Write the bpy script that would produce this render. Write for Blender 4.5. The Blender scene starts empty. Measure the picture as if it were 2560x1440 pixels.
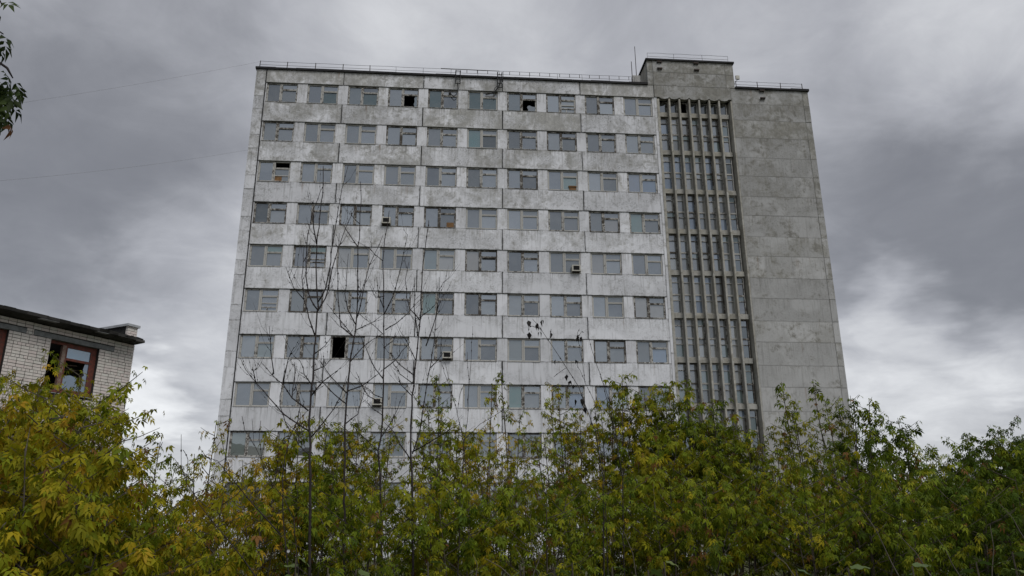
import bpy, math, random
import numpy as np
from mathutils import Vector, Matrix

# ------------------------------------------------------------------ camera
S = bpy.context.scene
COL = S.collection
CAM = np.array([14.195, -51.70, 1.6])
F_PX, YAW, PITCH, ROLL = 1930.5, 0.07972, 0.30667, -0.00315
_cy, _sy, _cp, _sp = math.cos(YAW), math.sin(YAW), math.cos(PITCH), math.sin(PITCH)
_f = np.array([_sy*_cp, _cy*_cp, _sp]); _r = np.array([_cy, -_sy, 0.0]); _u = np.cross(_r, _f)
_cr, _sr = math.cos(ROLL), math.sin(ROLL)
RIGHT, UP, FWD = _cr*_r + _sr*_u, -_sr*_r + _cr*_u, _f
cam = bpy.data.cameras.new('camera'); cam.sensor_width = 36; cam.lens = F_PX*36/2560
cam.clip_start = 0.05; cam.clip_end = 6000
camo = bpy.data.objects.new('camera', cam); COL.objects.link(camo)
camo.matrix_world = Matrix(((RIGHT[0], UP[0], -FWD[0], CAM[0]), (RIGHT[1], UP[1], -FWD[1], CAM[1]),
                            (RIGHT[2], UP[2], -FWD[2], CAM[2]), (0, 0, 0, 1)))
S.camera = camo

def ray(px, py):
    return (px-1280)/F_PX*RIGHT + (720-py)/F_PX*UP + FWD
def at(px, py, d):
    "world point seen at a photo pixel, d metres in front of the standing place (along +y)"
    v = ray(px, py); return CAM + v*(d/v[1])

# ------------------------------------------------------------------ world, sun, exposure
SUN_DIR = Vector((-0.26, 0.52, -0.84)).normalized()      # direction the light travels
W = bpy.data.worlds.new('World'); S.world = W; W.use_nodes = True
nt = W.node_tree; nt.nodes.clear()
def N(t, **k):
    n = nt.nodes.new(t)
    for a, b in k.items(): setattr(n, a, b)
    return n
def L(a, b): nt.links.new(a, b)
def M(op, a, b=None, c=None, clamp=False):
    n = nt.nodes.new('ShaderNodeMath'); n.operation = op; n.use_clamp = clamp
    for i, v in enumerate((a, b, c)):
        if v is None: continue
        if isinstance(v, (int, float)): n.inputs[i].default_value = v
        else: nt.links.new(v, n.inputs[i])
    return n.outputs[0]
def VM(op, a, b=None, out=0):
    n = nt.nodes.new('ShaderNodeVectorMath'); n.operation = op
    for i, v in enumerate((a, b)):
        if v is None: continue
        if isinstance(v, (tuple, list)): n.inputs[i].default_value = v
        elif isinstance(v, (int, float)): n.inputs['Scale'].default_value = v
        else: nt.links.new(v, n.inputs[i])
    return n.outputs[out]
sky = N('ShaderNodeTexSky'); sky.sky_type = 'NISHITA'; sky.sun_disc = False
sky.sun_elevation = math.asin(-SUN_DIR.z); sky.sun_rotation = math.atan2(-SUN_DIR.x, -SUN_DIR.y)
tc = N('ShaderNodeTexCoord')
d0 = VM('NORMALIZE', tc.outputs['Generated'])
sep = N('ShaderNodeSeparateXYZ'); L(d0, sep.inputs[0])
den = M('ADD', M('MAXIMUM', sep.outputs[2], 0.0), 0.22)
cmb = N('ShaderNodeCombineXYZ'); L(M('DIVIDE', sep.outputs[0], den), cmb.inputs[0]); L(M('DIVIDE', sep.outputs[1], den), cmb.inputs[1])
def noise(vec, scale, detail=6, rough=0.55, dist=0.0, col=False):
    n = nt.nodes.new('ShaderNodeTexNoise'); n.inputs['Scale'].default_value = scale; n.inputs['Detail'].default_value = detail
    n.inputs['Roughness'].default_value = rough; n.inputs['Distortion'].default_value = dist
    if vec is not None: nt.links.new(vec, n.inputs['Vector'])
    return n.outputs['Color' if col else 'Fac']
warp = VM('SCALE', VM('SUBTRACT', noise(cmb.outputs[0], 1.6, 5, 0.6, col=True), (0.5, 0.5, 0.5)), 0.20)
dw = VM('NORMALIZE', VM('ADD', d0, warp))
# cloud masses: (photo direction, angular radius in degrees, brightness change)
BLOBS = [(110, 540, 11, -0.10), (330, 490, 8, -0.06), (60, 620, 6, -0.05), (150, 120, 12, -0.02), (350, 300, 8, -0.03),
         (2330, 620, 8, -0.12), (2540, 690, 6, -0.09), (2180, 480, 9, -0.06), (2500, 430, 8, -0.04),
         (580, 680, 7, 0.15), (1150, 40, 8, 0.14), (2530, 60, 8, 0.17), (1700, 150, 10, 0.06), (900, 120, 8, 0.04),
         (380, 1015, 2.2, 0.26), (430, 1080, 7, 0.10), (2200, 1000, 5, 0.09), (2330, 1110, 6, 0.10),
         (2260, 735, 3.2, 0.24), (2450, 850, 3.8, 0.23), (2350, 790, 2.6, -0.08), (2150, 820, 4, 0.10), (2480, 980, 5, -0.06)]
acc = None
for px, py, rad, amp in BLOBS:
    v = ray(px, py); v = v/np.linalg.norm(v)
    n = nt.nodes.new('ShaderNodeMapRange'); n.interpolation_type = 'SMOOTHSTEP'
    n.inputs['From Min'].default_value = math.cos(math.radians(rad*1.35)); n.inputs['From Max'].default_value = 1.0
    n.inputs['To Min'].default_value = 0; n.inputs['To Max'].default_value = amp
    L(VM('DOT_PRODUCT', dw, tuple(v), 1), n.inputs['Value'])
    acc = n.outputs[0] if acc is None else M('ADD', acc, n.outputs[0])
nz = M('SUBTRACT', noise(cmb.outputs[0], 2.1, 8, 0.58, 0.5), 0.5)
nz2 = M('SUBTRACT', noise(cmb.outputs[0], 5.2, 9, 0.6, 0.6), 0.5)
lum = M('ADD', M('ADD', M('MULTIPLY', nz, 0.21), M('MULTIPLY', nz2, 0.11)), M('ADD', acc, 0.325))
lum = M('SMOOTH_MAX', lum, 0.17, 0.10)
lum = M('MULTIPLY', lum, M('ADD', 1.0, M('ADD', M('MULTIPLY', nz, 0.40), M('MULTIPLY', nz2, 0.36))))
hz = N('ShaderNodeMapRange'); hz.inputs['From Min'].default_value = 0.32; hz.inputs['From Max'].default_value = 0.0
hz.inputs['To Min'].default_value = 0.0; hz.inputs['To Max'].default_value = 0.07; L(sep.outputs[2], hz.inputs['Value'])
lum = M('ADD', lum, hz.outputs[0])
ramp = N('ShaderNodeValToRGB')
e = ramp.color_ramp.elements
e[0].position = 0.1; e[0].color = (0.118, 0.122, 0.138, 1); e[1].position = 0.75; e[1].color = (0.74, 0.75, 0.765, 1)
m_ = e.new(0.36); m_.color = (0.345, 0.352, 0.380, 1)
L(lum, ramp.inputs[0])
sc = VM('SCALE', ramp.outputs[0], 10.0)
mix = N('ShaderNodeMix', data_type='RGBA'); mix.inputs['Factor'].default_value = 0.94
L(sky.outputs[0], mix.inputs[6]); L(sc, mix.inputs[7])
bg = N('ShaderNodeBackground'); bg.inputs['Strength'].default_value = 0.10
L(mix.outputs[2], bg.inputs[0])
ow = N('ShaderNodeOutputWorld'); L(bg.outputs[0], ow.inputs[0])

sun = bpy.data.lights.new('sun', 'SUN'); sun.energy = 1.5; sun.angle = math.radians(30); sun.color = (1.0, 0.97, 0.93)
suno = bpy.data.objects.new('sun', sun); COL.objects.link(suno)
suno.rotation_euler = SUN_DIR.to_track_quat('-Z', 'Y').to_euler(); suno.location = (0, -60, 60)
S.view_settings.view_transform = 'Standard'; S.view_settings.look = 'None'
S.view_settings.exposure = 0.32; S.view_settings.gamma = 1.0; S.view_settings.use_curve_mapping = False

# ------------------------------------------------------------------ helpers
rnd = random.Random(7)
class MB:
    "collects boxes, prisms and tubes; build() links ONE mesh object"
    def __init__(s): s.v = []; s.f = []
    def box(s, x0, x1, y0, y1, z0, z1, cap=True):
        b = len(s.v)
        s.v += [(x0,y0,z0),(x1,y0,z0),(x1,y1,z0),(x0,y1,z0),(x0,y0,z1),(x1,y0,z1),(x1,y1,z1),(x0,y1,z1)]
        s.f += [tuple(b+i for i in q) for q in ((0,3,2,1),(4,5,6,7),(0,1,5,4),(1,2,6,5),(2,3,7,6),(3,0,4,7))]
        return s
    def prism(s, pts, ax, a0, a1):
        "extrude a 2D outline along axis ax (0 x, 1 y, 2 z)"
        b = len(s.v); n = len(pts)
        for a in (a0, a1):
            for p in pts:
                q = list(p); q.insert(ax, a); s.v.append(tuple(q))
        s.f.append(tuple(b+i for i in range(n))[::-1]); s.f.append(tuple(b+n+i for i in range(n)))
        for i in range(n):
            j = (i+1) % n; s.f.append((b+i, b+j, b+n+j, b+n+i))
        return s
    def tube(s, pts, rad, n=6, bud=0.0, rr=None):
        pts = [Vector(p) for p in pts]; m = len(pts)
        if m < 2: return s
        if isinstance(rad, (int, float)): rad = [rad]*m
        b = len(s.v); ref = None
        for i, p in enumerate(pts):
            t = (pts[min(i+1, m-1)]-pts[max(i-1, 0)]).normalized()
            if ref is None: ref = t.orthogonal().normalized()
            ref = (ref - t*ref.dot(t)).normalized(); bi = t.cross(ref)
            for k in range(n):
                a = 2*math.pi*k/n; s.v.append(tuple(p + (ref*math.cos(a)+bi*math.sin(a))*rad[i]))
        for i in range(m-1):
            for k in range(n):
                l = (k+1) % n; s.f.append((b+i*n+k, b+i*n+l, b+(i+1)*n+l, b+(i+1)*n+k))
        s.f.append(tuple(b+k for k in range(n))[::-1]); s.f.append(tuple(b+(m-1)*n+k for k in range(n)))
        return s
    def mesh(s, name, mat=None, smooth=False):
        me = bpy.data.meshes.new(name); me.from_pydata(s.v, [], s.f); me.update()
        if mat: me.materials.append(mat)
        if smooth: me.polygons.foreach_set('use_smooth', [True]*len(me.polygons))
        return me
    def build(s, name, mat, parent=None, loc=(0,0,0), smooth=False):
        return obj(name, s.mesh(name, mat, smooth), parent, loc)
def obj(name, me, parent=None, loc=(0,0,0), rot=(0,0,0)):
    o = bpy.data.objects.new(name, me); COL.objects.link(o); o.location = loc; o.rotation_euler = rot
    if parent is not None: o.parent = parent
    return o
def tag(o, label=None, cat=None, group=None, kind=None):
    if label: o['label'] = label
    if cat: o['category'] = cat
    if group: o['group'] = group
    if kind: o['kind'] = kind
    return o
def empty(name, loc=(0,0,0), rz=0, label=None, cat=None, group=None):
    o = bpy.data.objects.new(name, None); COL.objects.link(o); o.location = loc; o.rotation_euler = (0,0,rz)
    o.empty_display_size = 0.2
    return tag(o, label, cat, group)

# ------------------------------------------------------------------ materials
def newmat(name):
    global nt
    m = bpy.data.materials.new(name); m.use_nodes = True; nt = m.node_tree
    b = nt.nodes['Principled BSDF']; return m, b
def rampn(fac, stops):
    r = nt.nodes.new('ShaderNodeValToRGB'); el = r.color_ramp.elements
    while len(el) > 1: el.remove(el[0])
    el[0].position = stops[0][0]; el[0].color = (*stops[0][1], 1)
    for p, c in stops[1:]: el.new(p).color = (*c, 1)
    L(fac, r.inputs[0]); return r.outputs[0]
def mixc(f, a, b):
    n = nt.nodes.new('ShaderNodeMix'); n.data_type = 'RGBA'
    for i, v in ((0, f), (6, a), (7, b)):
        if isinstance(v, (int, float)): n.inputs[i].default_value = v
        elif isinstance(v, tuple): n.inputs[i].default_value = (*v, 1)
        else: L(v, n.inputs[i])
    return n.outputs[2]
def smooth(v, a, b, c=0.0, d=1.0):
    n = nt.nodes.new('ShaderNodeMapRange'); n.interpolation_type = 'SMOOTHSTEP'
    for i, x in enumerate((v, a, b, c, d)):
        if isinstance(x, (int, float)): n.inputs[i].default_value = x
        else: L(x, n.inputs[i])
    return n.outputs[0]
def bump(b, h, strength, dist=0.02):
    n = nt.nodes.new('ShaderNodeBump'); n.inputs['Strength'].default_value = strength; n.inputs['Distance'].default_value = dist
    L(h, n.inputs['Height']); L(n.outputs[0], b.inputs['Normal'])
def scalev(v, s): return VM('MULTIPLY', v, s)

def concrete(name, paint, bare, fungus, th_lo, th_hi, fungus_amt, streak=0.4, edge=True, edge_amt=0.75, drip=0.45):
    m, b = newmat(name)
    g = nt.nodes.new('ShaderNodeNewGeometry'); oi = nt.nodes.new('ShaderNodeObjectInfo'); t = nt.nodes.new('ShaderNodeTexCoord')
    off = nt.nodes.new('ShaderNodeCombineXYZ'); L(M('MULTIPLY', oi.outputs['Random'], 61.0), off.inputs[0]); L(M('MULTIPLY', oi.outputs['Random'], 23.0), off.inputs[2])
    p = VM('ADD', g.outputs['Position'], off.outputs[0])
    n1 = noise(p, 0.50, 7, 0.62, 0.8); n2 = noise(p, 2.2, 8, 0.68, 0.5); n3 = noise(p, 9.0, 8, 0.7, 0.3)
    n4 = noise(VM('ADD', p, (31.0, 7.0, 11.0)), 0.42, 6, 0.6, 0.6)
    ns = noise(scalev(p, (2.6, 2.6, 0.20)), 1.5, 6, 0.62, 0.2)
    sp = nt.nodes.new('ShaderNodeSeparateXYZ'); L(g.outputs['Position'], sp.inputs[0])
    thr = smooth(sp.outputs[2], 10.0, 34.0, th_lo, th_hi)       # upper storeys have lost more of their whitewash
    thr = M('ADD', thr, M('MULTIPLY', M('SUBTRACT', oi.outputs['Random'], 0.5), 0.07))
    mixn = M('ADD', M('MULTIPLY', n1, 0.36), M('ADD', M('MULTIPLY', n2, 0.34), M('ADD', M('MULTIPLY', n3, 0.16), M('MULTIPLY', ns, 0.14))))
    worn = smooth(M('SUBTRACT', mixn, thr), 0.07, -0.06)        # 1 = bare
    bare_v = mixc(smooth(n2, 0.34, 0.66), tuple(x*0.78 for x in bare), tuple(min(1, x*1.22) for x in bare))
    c = mixc(worn, mixc(smooth(n4, 0.35, 0.65), paint, tuple(x*0.86 for x in paint)), bare_v)
    c = mixc(M('MULTIPLY', M('MULTIPLY', worn, smooth(n3, 0.56, 0.66)), 0.55), c, tuple(x*0.92 for x in paint))   # flakes of paint left on bare concrete
    fm = M('MULTIPLY', smooth(M('ADD', M('MULTIPLY', n2, 0.45), M('MULTIPLY', n3, 0.55)), 0.455, 0.66), M('MULTIPLY', smooth(n4, 0.42, 0.54), M('MULTIPLY', smooth(sp.outputs[2], 4.0, 36.0, 0.30, 1.0), fungus_amt)))
    c = mixc(fm, c, fungus)
    c = mixc(M('MULTIPLY', smooth(ns, 0.52, 0.68), streak), c, tuple(x*0.70 for x in bare))
    if edge:
        s2 = nt.nodes.new('ShaderNodeSeparateXYZ'); L(t.outputs['Generated'], s2.inputs[0])
        ex = M('ABSOLUTE', M('SUBTRACT', s2.outputs[0], 0.5)); ez = M('ABSOLUTE', M('SUBTRACT', s2.outputs[2], 0.5))
        em = M('MAXIMUM', smooth(ex, 0.482, 0.5), smooth(ez, 0.45, 0.5))
        c = mixc(M('MULTIPLY', em, smooth(n2, 0.42, 0.60, 0.05, edge_amt)), c, tuple(x*0.5 for x in bare))
        nd = noise(scalev(p, (4.5, 4.5, 0.10)), 1.6, 5, 0.65)      # drips running down from the top edge
        c = mixc(M('MULTIPLY', M('MULTIPLY', smooth(nd, 0.52, 0.64), smooth(s2.outputs[2], 0.15, 1.0)), drip), c, tuple(x*0.45 for x in bare))
        nr_ = noise(scalev(VM('ADD', p, (5.0, 3.0, 9.0)), (3.0, 3.0, 0.14)), 1.3, 4, 0.6)   # rust runs
        c = mixc(M('MULTIPLY', M('MULTIPLY', smooth(nr_, 0.63, 0.72), smooth(s2.outputs[2], 0.2, 1.0)), 0.5), c, (0.20, 0.13, 0.085))
    br = M('ADD', 0.88, M('MULTIPLY', oi.outputs['Random'], 0.22))
    c = VM('SCALE', c, None); nt.links.new(br, c.node.inputs['Scale'])
    L(c, b.inputs['Base Color']); b.inputs['Roughness'].default_value = 0.92; b.inputs['Specular IOR Level'].default_value = 0.2
    bump(b, M('ADD', M('MULTIPLY', n2, 0.6), M('MULTIPLY', n3, 0.5)), 0.5, 0.03)
    return m
CONC = concrete('whitewashed_concrete', (0.72, 0.735, 0.775), (0.37, 0.37, 0.358), (0.135, 0.133, 0.118), 0.38, 0.495, 1.0)
CONC_PIER = concrete('whitewashed_pier', (0.73, 0.745, 0.785), (0.42, 0.42, 0.405), (0.18, 0.178, 0.16), 0.375, 0.455, 0.55)
CONC_BARE = concrete('bare_concrete', (0.43, 0.434, 0.434), (0.25, 0.246, 0.224), (0.135, 0.132, 0.112), 0.425, 0.522, 0.7, 0.35, True, 0.35, 0.3)
CONC_FIN = concrete('fin_concrete', (0.44, 0.435, 0.41), (0.32, 0.308, 0.268), (0.13, 0.12, 0.095), 0.49, 0.52, 0.5, 0.6, False)

def simple(name, col, rough=0.8, nscale=6.0, var=0.35, metallic=0.0, col2=None, spec=0.3):
    m, b = newmat(name)
    t = nt.nodes.new('ShaderNodeNewGeometry')
    n = noise(t.outputs['Position'], nscale, 6, 0.65)
    c = mixc(smooth(n, 0.35, 0.65), col, col2 or tuple(x*(1-var) for x in col))
    L(c, b.inputs['Base Color']); b.inputs['Roughness'].default_value = rough; b.inputs['Metallic'].default_value = metallic
    b.inputs['Specular IOR Level'].default_value = spec
    bump(b, n, 0.25, 0.01)
    return m
BITUMEN = simple('bitumen_flashing', (0.022, 0.022, 0.024), 0.85, 3)
RAIL = simple('rusty_rail', (0.035, 0.033, 0.035), 0.8, 9, col2=(0.06, 0.04, 0.03))
RAIL_THIN = simple('weathered_rail', (0.10, 0.10, 0.105), 0.8, 9)
DARK = simple('dark_interior', (0.03, 0.03, 0.03), 0.95, 1.5)  # near-black tone puts the darkness of unlit rooms into the colour
BOARD = simple('brown_cardboard', (0.23, 0.13, 0.06), 0.9, 5)
ACWHITE = simple('yellowed_plastic', (0.50, 0.49, 0.44), 0.55, 4, 0.2)
BLACK = simple('black_grille', (0.018, 0.018, 0.02), 0.7)
CABINET = simple('pale_cabinet', (0.42, 0.42, 0.41), 0.6, 3)
CABLE = simple('black_cable', (0.02, 0.02, 0.022), 0.6)
WIRE = simple('grey_wire', (0.26, 0.26, 0.27), 0.7)

def frame_mat():
    m, b = newmat('peeling_window_paint')
    g = nt.nodes.new('ShaderNodeNewGeometry'); oi = nt.nodes.new('ShaderNodeObjectInfo')
    n = noise(scalev(g.outputs['Position'], (1, 1, 0.8)), 5.5, 7, 0.7, 0.8)
    n2 = noise(g.outputs['Position'], 0.9, 4, 0.6)
    th = M('ADD', 0.385, M('MULTIPLY', oi.outputs['Random'], 0.16))
    f = smooth(M('SUBTRACT', M('ADD', M('MULTIPLY', n, 0.7), M('MULTIPLY', n2, 0.3)), th), -0.05, 0.05)
    c = mixc(f, (0.085, 0.075, 0.065), (0.44, 0.435, 0.415))
    L(c, b.inputs['Base Color']); b.inputs['Roughness'].default_value = 0.85; b.inputs['Specular IOR Level'].default_value = 0.2
    bump(b, n, 0.4, 0.01)
    return m
FRAME = frame_mat()
def glass_mat(name, refl=0.36, rough=0.03):
    "grimy window glass: tint from the pane's own colour, dust, and a mirror-like sky reflection"
    m, b = newmat(name)
    oi = nt.nodes.new('ShaderNodeObjectInfo'); g = nt.nodes.new('ShaderNodeNewGeometry')
    n = noise(g.outputs['Position'], 1.7, 6, 0.65, 0.5)
    c = mixc(smooth(n, 0.35, 0.7), oi.outputs['Color'], (0.17, 0.165, 0.155)); nt.nodes[-1] if False else None
    dust = mixc(0.75, c, oi.outputs['Color'])
    L(dust, b.inputs['Base Color']); b.inputs['Roughness'].default_value = 0.6; b.inputs['Specular IOR Level'].default_value = 0.0
    gl = nt.nodes.new('ShaderNodeBsdfGlossy'); gl.inputs['Roughness'].default_value = rough
    gl.inputs['Color'].default_value = (0.86, 0.94, 1.0, 1)
    bp = nt.nodes.new('ShaderNodeBump'); bp.inputs['Strength'].default_value = 0.15; bp.inputs['Distance'].default_value = 0.05
    L(noise(g.outputs['Position'], 0.8, 2), bp.inputs['Height']); L(bp.outputs[0], gl.inputs['Normal'])
    lw = nt.nodes.new('ShaderNodeFresnel'); lw.inputs['IOR'].default_value = 1.5
    mx = nt.nodes.new('ShaderNodeMixShader')
    a = nt.nodes.new('ShaderNodeSeparateColor'); L(oi.outputs['Color'], a.inputs[0])
    L(M('MULTIPLY', M('ADD', refl, lw.outputs[0]), oi.outputs['Alpha'], clamp=True), mx.inputs[0])
    L(b.outputs[0], mx.inputs[1]); L(gl.outputs[0], mx.inputs[2])
    L(mx.outputs[0], nt.nodes['Material Output'].inputs['Surface'])
    return m
GLASS = glass_mat('grimy_glass', 0.31)

def leaf_mat(name, stops, trans=0.35):
    m, b = newmat(name)
    at_ = nt.nodes.new('ShaderNodeAttribute'); at_.attribute_name = 'tint'
    s = nt.nodes.new('ShaderNodeSeparateColor'); L(at_.outputs['Color'], s.inputs[0])
    c = rampn(s.outputs[0], stops)
    c2 = VM('SCALE', c, None); L(M('ADD', 0.65, M('MULTIPLY', s.outputs[1], 0.7)), c2.node.inputs['Scale'])
    L(c2, b.inputs['Base Color']); b.inputs['Roughness'].default_value = 0.6; b.inputs['Specular IOR Level'].default_value = 0.12
    tr = nt.nodes.new('ShaderNodeBsdfTranslucent'); L(c2, tr.inputs['Color'])
    mx = nt.nodes.new('ShaderNodeMixShader'); mx.inputs[0].default_value = trans
    L(b.outputs[0], mx.inputs[1]); L(tr.outputs[0], mx.inputs[2]); L(mx.outputs[0], nt.nodes['Material Output'].inputs['Surface'])
    return m
LEAF = leaf_mat('maple_leaf', [(0.0, (0.055, 0.092, 0.008)), (0.28, (0.135, 0.180, 0.011)), (0.52, (0.205, 0.215, 0.010)), (0.76, (0.33, 0.265, 0.012)), (0.93, (0.40, 0.25, 0.02)), (1.0, (0.20, 0.10, 0.03))])
LEAF_DARK = leaf_mat('shaded_weed_leaf', [(0.0, (0.025, 0.042, 0.008)), (0.5, (0.05, 0.075, 0.010)), (0.8, (0.11, 0.11, 0.015)), (1.0, (0.16, 0.09, 0.02))], 0.25)  # darkened greens: shade low in the thicket is put into the colour
BARK_DARK = simple('dark_sapling_bark', (0.020, 0.016, 0.017), 0.85, 14, col2=(0.038, 0.031, 0.030))
BARK = simple('maple_bark', (0.10, 0.085, 0.065), 0.9, 12, col2=(0.045, 0.038, 0.03))
STEM_PALE = simple('pale_dry_stem', (0.12, 0.105, 0.085), 0.9, 9)

# ------------------------------------------------------------------ ground
def ground_mat():
    m, b = newmat('weedy_ground'); g = nt.nodes.new('ShaderNodeNewGeometry')
    n = noise(g.outputs['Position'], 0.8, 8, 0.65); n2 = noise(g.outputs['Position'], 6, 6, 0.7)
    L(rampn(M('ADD', M('MULTIPLY', n, 0.6), M('MULTIPLY', n2, 0.4)), [(0.35, (0.05, 0.04, 0.028)), (0.5, (0.06, 0.065, 0.025)), (0.65, (0.10, 0.10, 0.04))]), b.inputs['Base Color'])
    b.inputs['Roughness'].default_value = 1.0; bump(b, n2, 0.8, 0.1); return m
gm = MB(); NX = 40
for j in range(NX+1):
    for i in range(NX+1):
        x = (i/NX*2-1); y = (j/NX*2-1)
        gm.v.append((14+math.copysign(abs(x)**3, x)*2500, -30+math.copysign(abs(y)**3, y)*2500, -0.02))
for j in range(NX):
    for i in range(NX):
        a = j*(NX+1)+i; gm.f.append((a, a+1, a+NX+2, a+NX+1))
tag(gm.build('ground', ground_mat()), kind='structure')

# ------------------------------------------------------------------ office block
Z0, H, WH, WW = 33.78, 3.232, 1.62, 2.28
NR, NC = 10, 10
XL, XR = -0.85, 41.9
office = empty('office_block', (0, 0, 0), 0, 'tall abandoned white concrete office block with rows of grimy windows', 'building')
O = office
ztop = lambda r: Z0 - H*r
zbot = lambda r: Z0 - H*r - WH
JX = [-0.10, 5.64, 11.64, 17.64, 23.64, 29.46]           # vertical joints of the long wall panels
# wall panels between the window bands
for r in range(-1, NR):
    z1 = 34.86 if r < 0 else zbot(r) - 0.012
    z0 = ztop(r+1) + 0.0 if r+1 < NR else 0.0
    for k in range(5):
        g = 0.022 + rnd.random()*0.016
        dy = rnd.uniform(-0.012, 0.012)
        pj = [rnd.uniform(-.014, .014) for _ in range(4)]
        pts = [(JX[k]+g, z0+0.008+abs(pj[0])), (JX[k+1]-g+pj[3]*0.6, z0+0.008+abs(pj[1])), (JX[k+1]-g, z1-abs(pj[2])*0.5), (JX[k]+g+pj[0]*0.6, z1-abs(pj[3])*0.5)]
        MB().prism(pts, 1, dy, 0.30).build('wall_panel', CONC, O)
# piers between the windows of a band
for r in range(NR):
    zt, zb = ztop(r), zbot(r)
    for c in range(NC+1):
        x0 = JX[0]+0.025 if c == 0 else 3*(c-1)+WW
        x1 = 3*c if c < NC else 29.44
        if c == 0: x1 = 0.0
        MB().box(x0, x1, 0.045+rnd.uniform(-0.008, 0.008), 0.32, zb+0.006, zt-0.012).build('pier', CONC_PIER, O)
# left corner strip, cut at every half storey
zs = [34.86]
for r in range(NR): zs += [ztop(r)-1.2 + 0.0, zbot(r)-1.0+0.35]
zs.append(0.0)
zs = sorted(set(round(z, 3) for z in zs), reverse=True)
for a, b in zip(zs[:-1], zs[1:]):
    MB().box(XL, JX[0]-0.03, -0.015+rnd.uniform(-.006, .006), 0.45, b+0.01, a).build('corner_panel', CONC, O)
MB().tube([(JX[0]-0.005, -0.03, 34.9), (JX[0]+0.02, -0.03, 20), (JX[0]-0.01, -0.035, 0.0)], 0.035, 6).build('downpipe', BITUMEN, O)
# main body behind the panels: side walls, rear wall, roof, dark floors
MB().box(XL, XL+0.28, 0.452, 15.0, 0, 34.85).build('side_wall', CONC, O)
MB().box(XR-0.28, XR, 0.452, 15.0, 0, 34.85).build('side_wall', CONC_BARE, O)
MB().box(XL, XR, 15.002, 15.3, 0, 34.85).build('rear_wall', CONC, O)
MB().box(XL+0.3, XR-0.3, 0.50, 14.9, 34.55, 34.80).build('roof_slab', BITUMEN, O)
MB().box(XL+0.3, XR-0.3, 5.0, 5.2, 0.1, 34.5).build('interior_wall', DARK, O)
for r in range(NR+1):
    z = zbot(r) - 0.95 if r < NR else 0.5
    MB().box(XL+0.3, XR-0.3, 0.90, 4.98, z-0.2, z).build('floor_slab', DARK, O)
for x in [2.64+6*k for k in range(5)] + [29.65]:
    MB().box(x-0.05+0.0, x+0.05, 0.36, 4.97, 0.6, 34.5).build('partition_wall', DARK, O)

# windows: frame meshes shared, panes as children
def win_mesh(name, mull=1.02, tr=0.50):
    w = MB(); y0, y1 = 0.10, 0.19
    w.box(0.012, 0.075, y0, y1, -WH+0.02, -0.03); w.box(WW-0.075, WW-0.012, y0, y1, -WH+0.02, -0.03)
    w.box(0.076, WW-0.076, y0+0.003, y1, -0.095, -0.034); w.box(0.076, WW-0.076, y0+0.003, y1, -WH+0.02, -WH+0.085)
    w.box(mull, mull+0.075, y0-0.012, y1, -WH+0.086, -0.096)                      # meeting posts
    w.box(mull+0.095, mull+0.16, y0-0.008, y1, -WH+0.086, -0.096); w.box(mull+0.076, mull+0.094, y0+0.03, y1, -WH+0.086, -0.096)
    w.box(mull+0.161, WW-0.077, y0-0.004, y1, -tr-0.045, -tr)                     # transom
    w.box(mull+0.161, WW-0.077, y0+0.02, y1, -tr-0.065, -tr-0.046)
    w.box(mull+0.161, WW-0.077, y0-0.004, y1, -tr-0.115, -tr-0.066)
    w.box(0.077, 0.125, y0+0.015, y1, -WH+0.086, -0.096); w.box(mull-0.045, mull-0.001, y0+0.015, y1, -WH+0.086, -0.096)
    w.box(WW-0.12, WW-0.078, y0+0.012, y1, -WH+0.086, -tr-0.116)
    w.prism([(0.095, -WH+0.018), (-0.035, -WH-0.012), (-0.035, -WH-0.028), (0.095, -WH-0.008)], 0, 0.02, WW-0.02)  # drip sill
    return w.mesh(name, FRAME)
WIN = [(win_mesh('window', m, t), m, t) for m, t in ((1.00, 0.47), (1.04, 0.50), (1.02, 0.44))]
def pane_mesh(x0, x1, z0, z1, y=0.165):
    return MB().box(x0, x1, y, y+0.012, z0, z1).mesh('pane', GLASS)
PANE = [(pane_mesh(0.126, m-0.046, -WH+0.087, -0.097), pane_mesh(m+0.162, WW-0.078, -t+0.001, -0.097),
         pane_mesh(m+0.162, WW-0.121, -WH+0.087, -t-0.117)) for _, m, t in WIN]
GREY = (0.108, 0.118, 0.124)
def tinted(base, a=1.0):
    v = rnd.choice((0.4, 0.7, 0.95, 1.0, 1.15, 1.35, 1.8)); return (base[0]*v, base[1]*v, base[2]*v*rnd.uniform(0.97, 1.05), a)
DK, TEAL, GRN, PALE, BLUE, BR = (0.05, 0.06, 0.065), (0.045, 0.08, 0.085), (0.09, 0.17, 0.15), (0.27, 0.27, 0.265), (0.14, 0.19, 0.27), None
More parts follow.
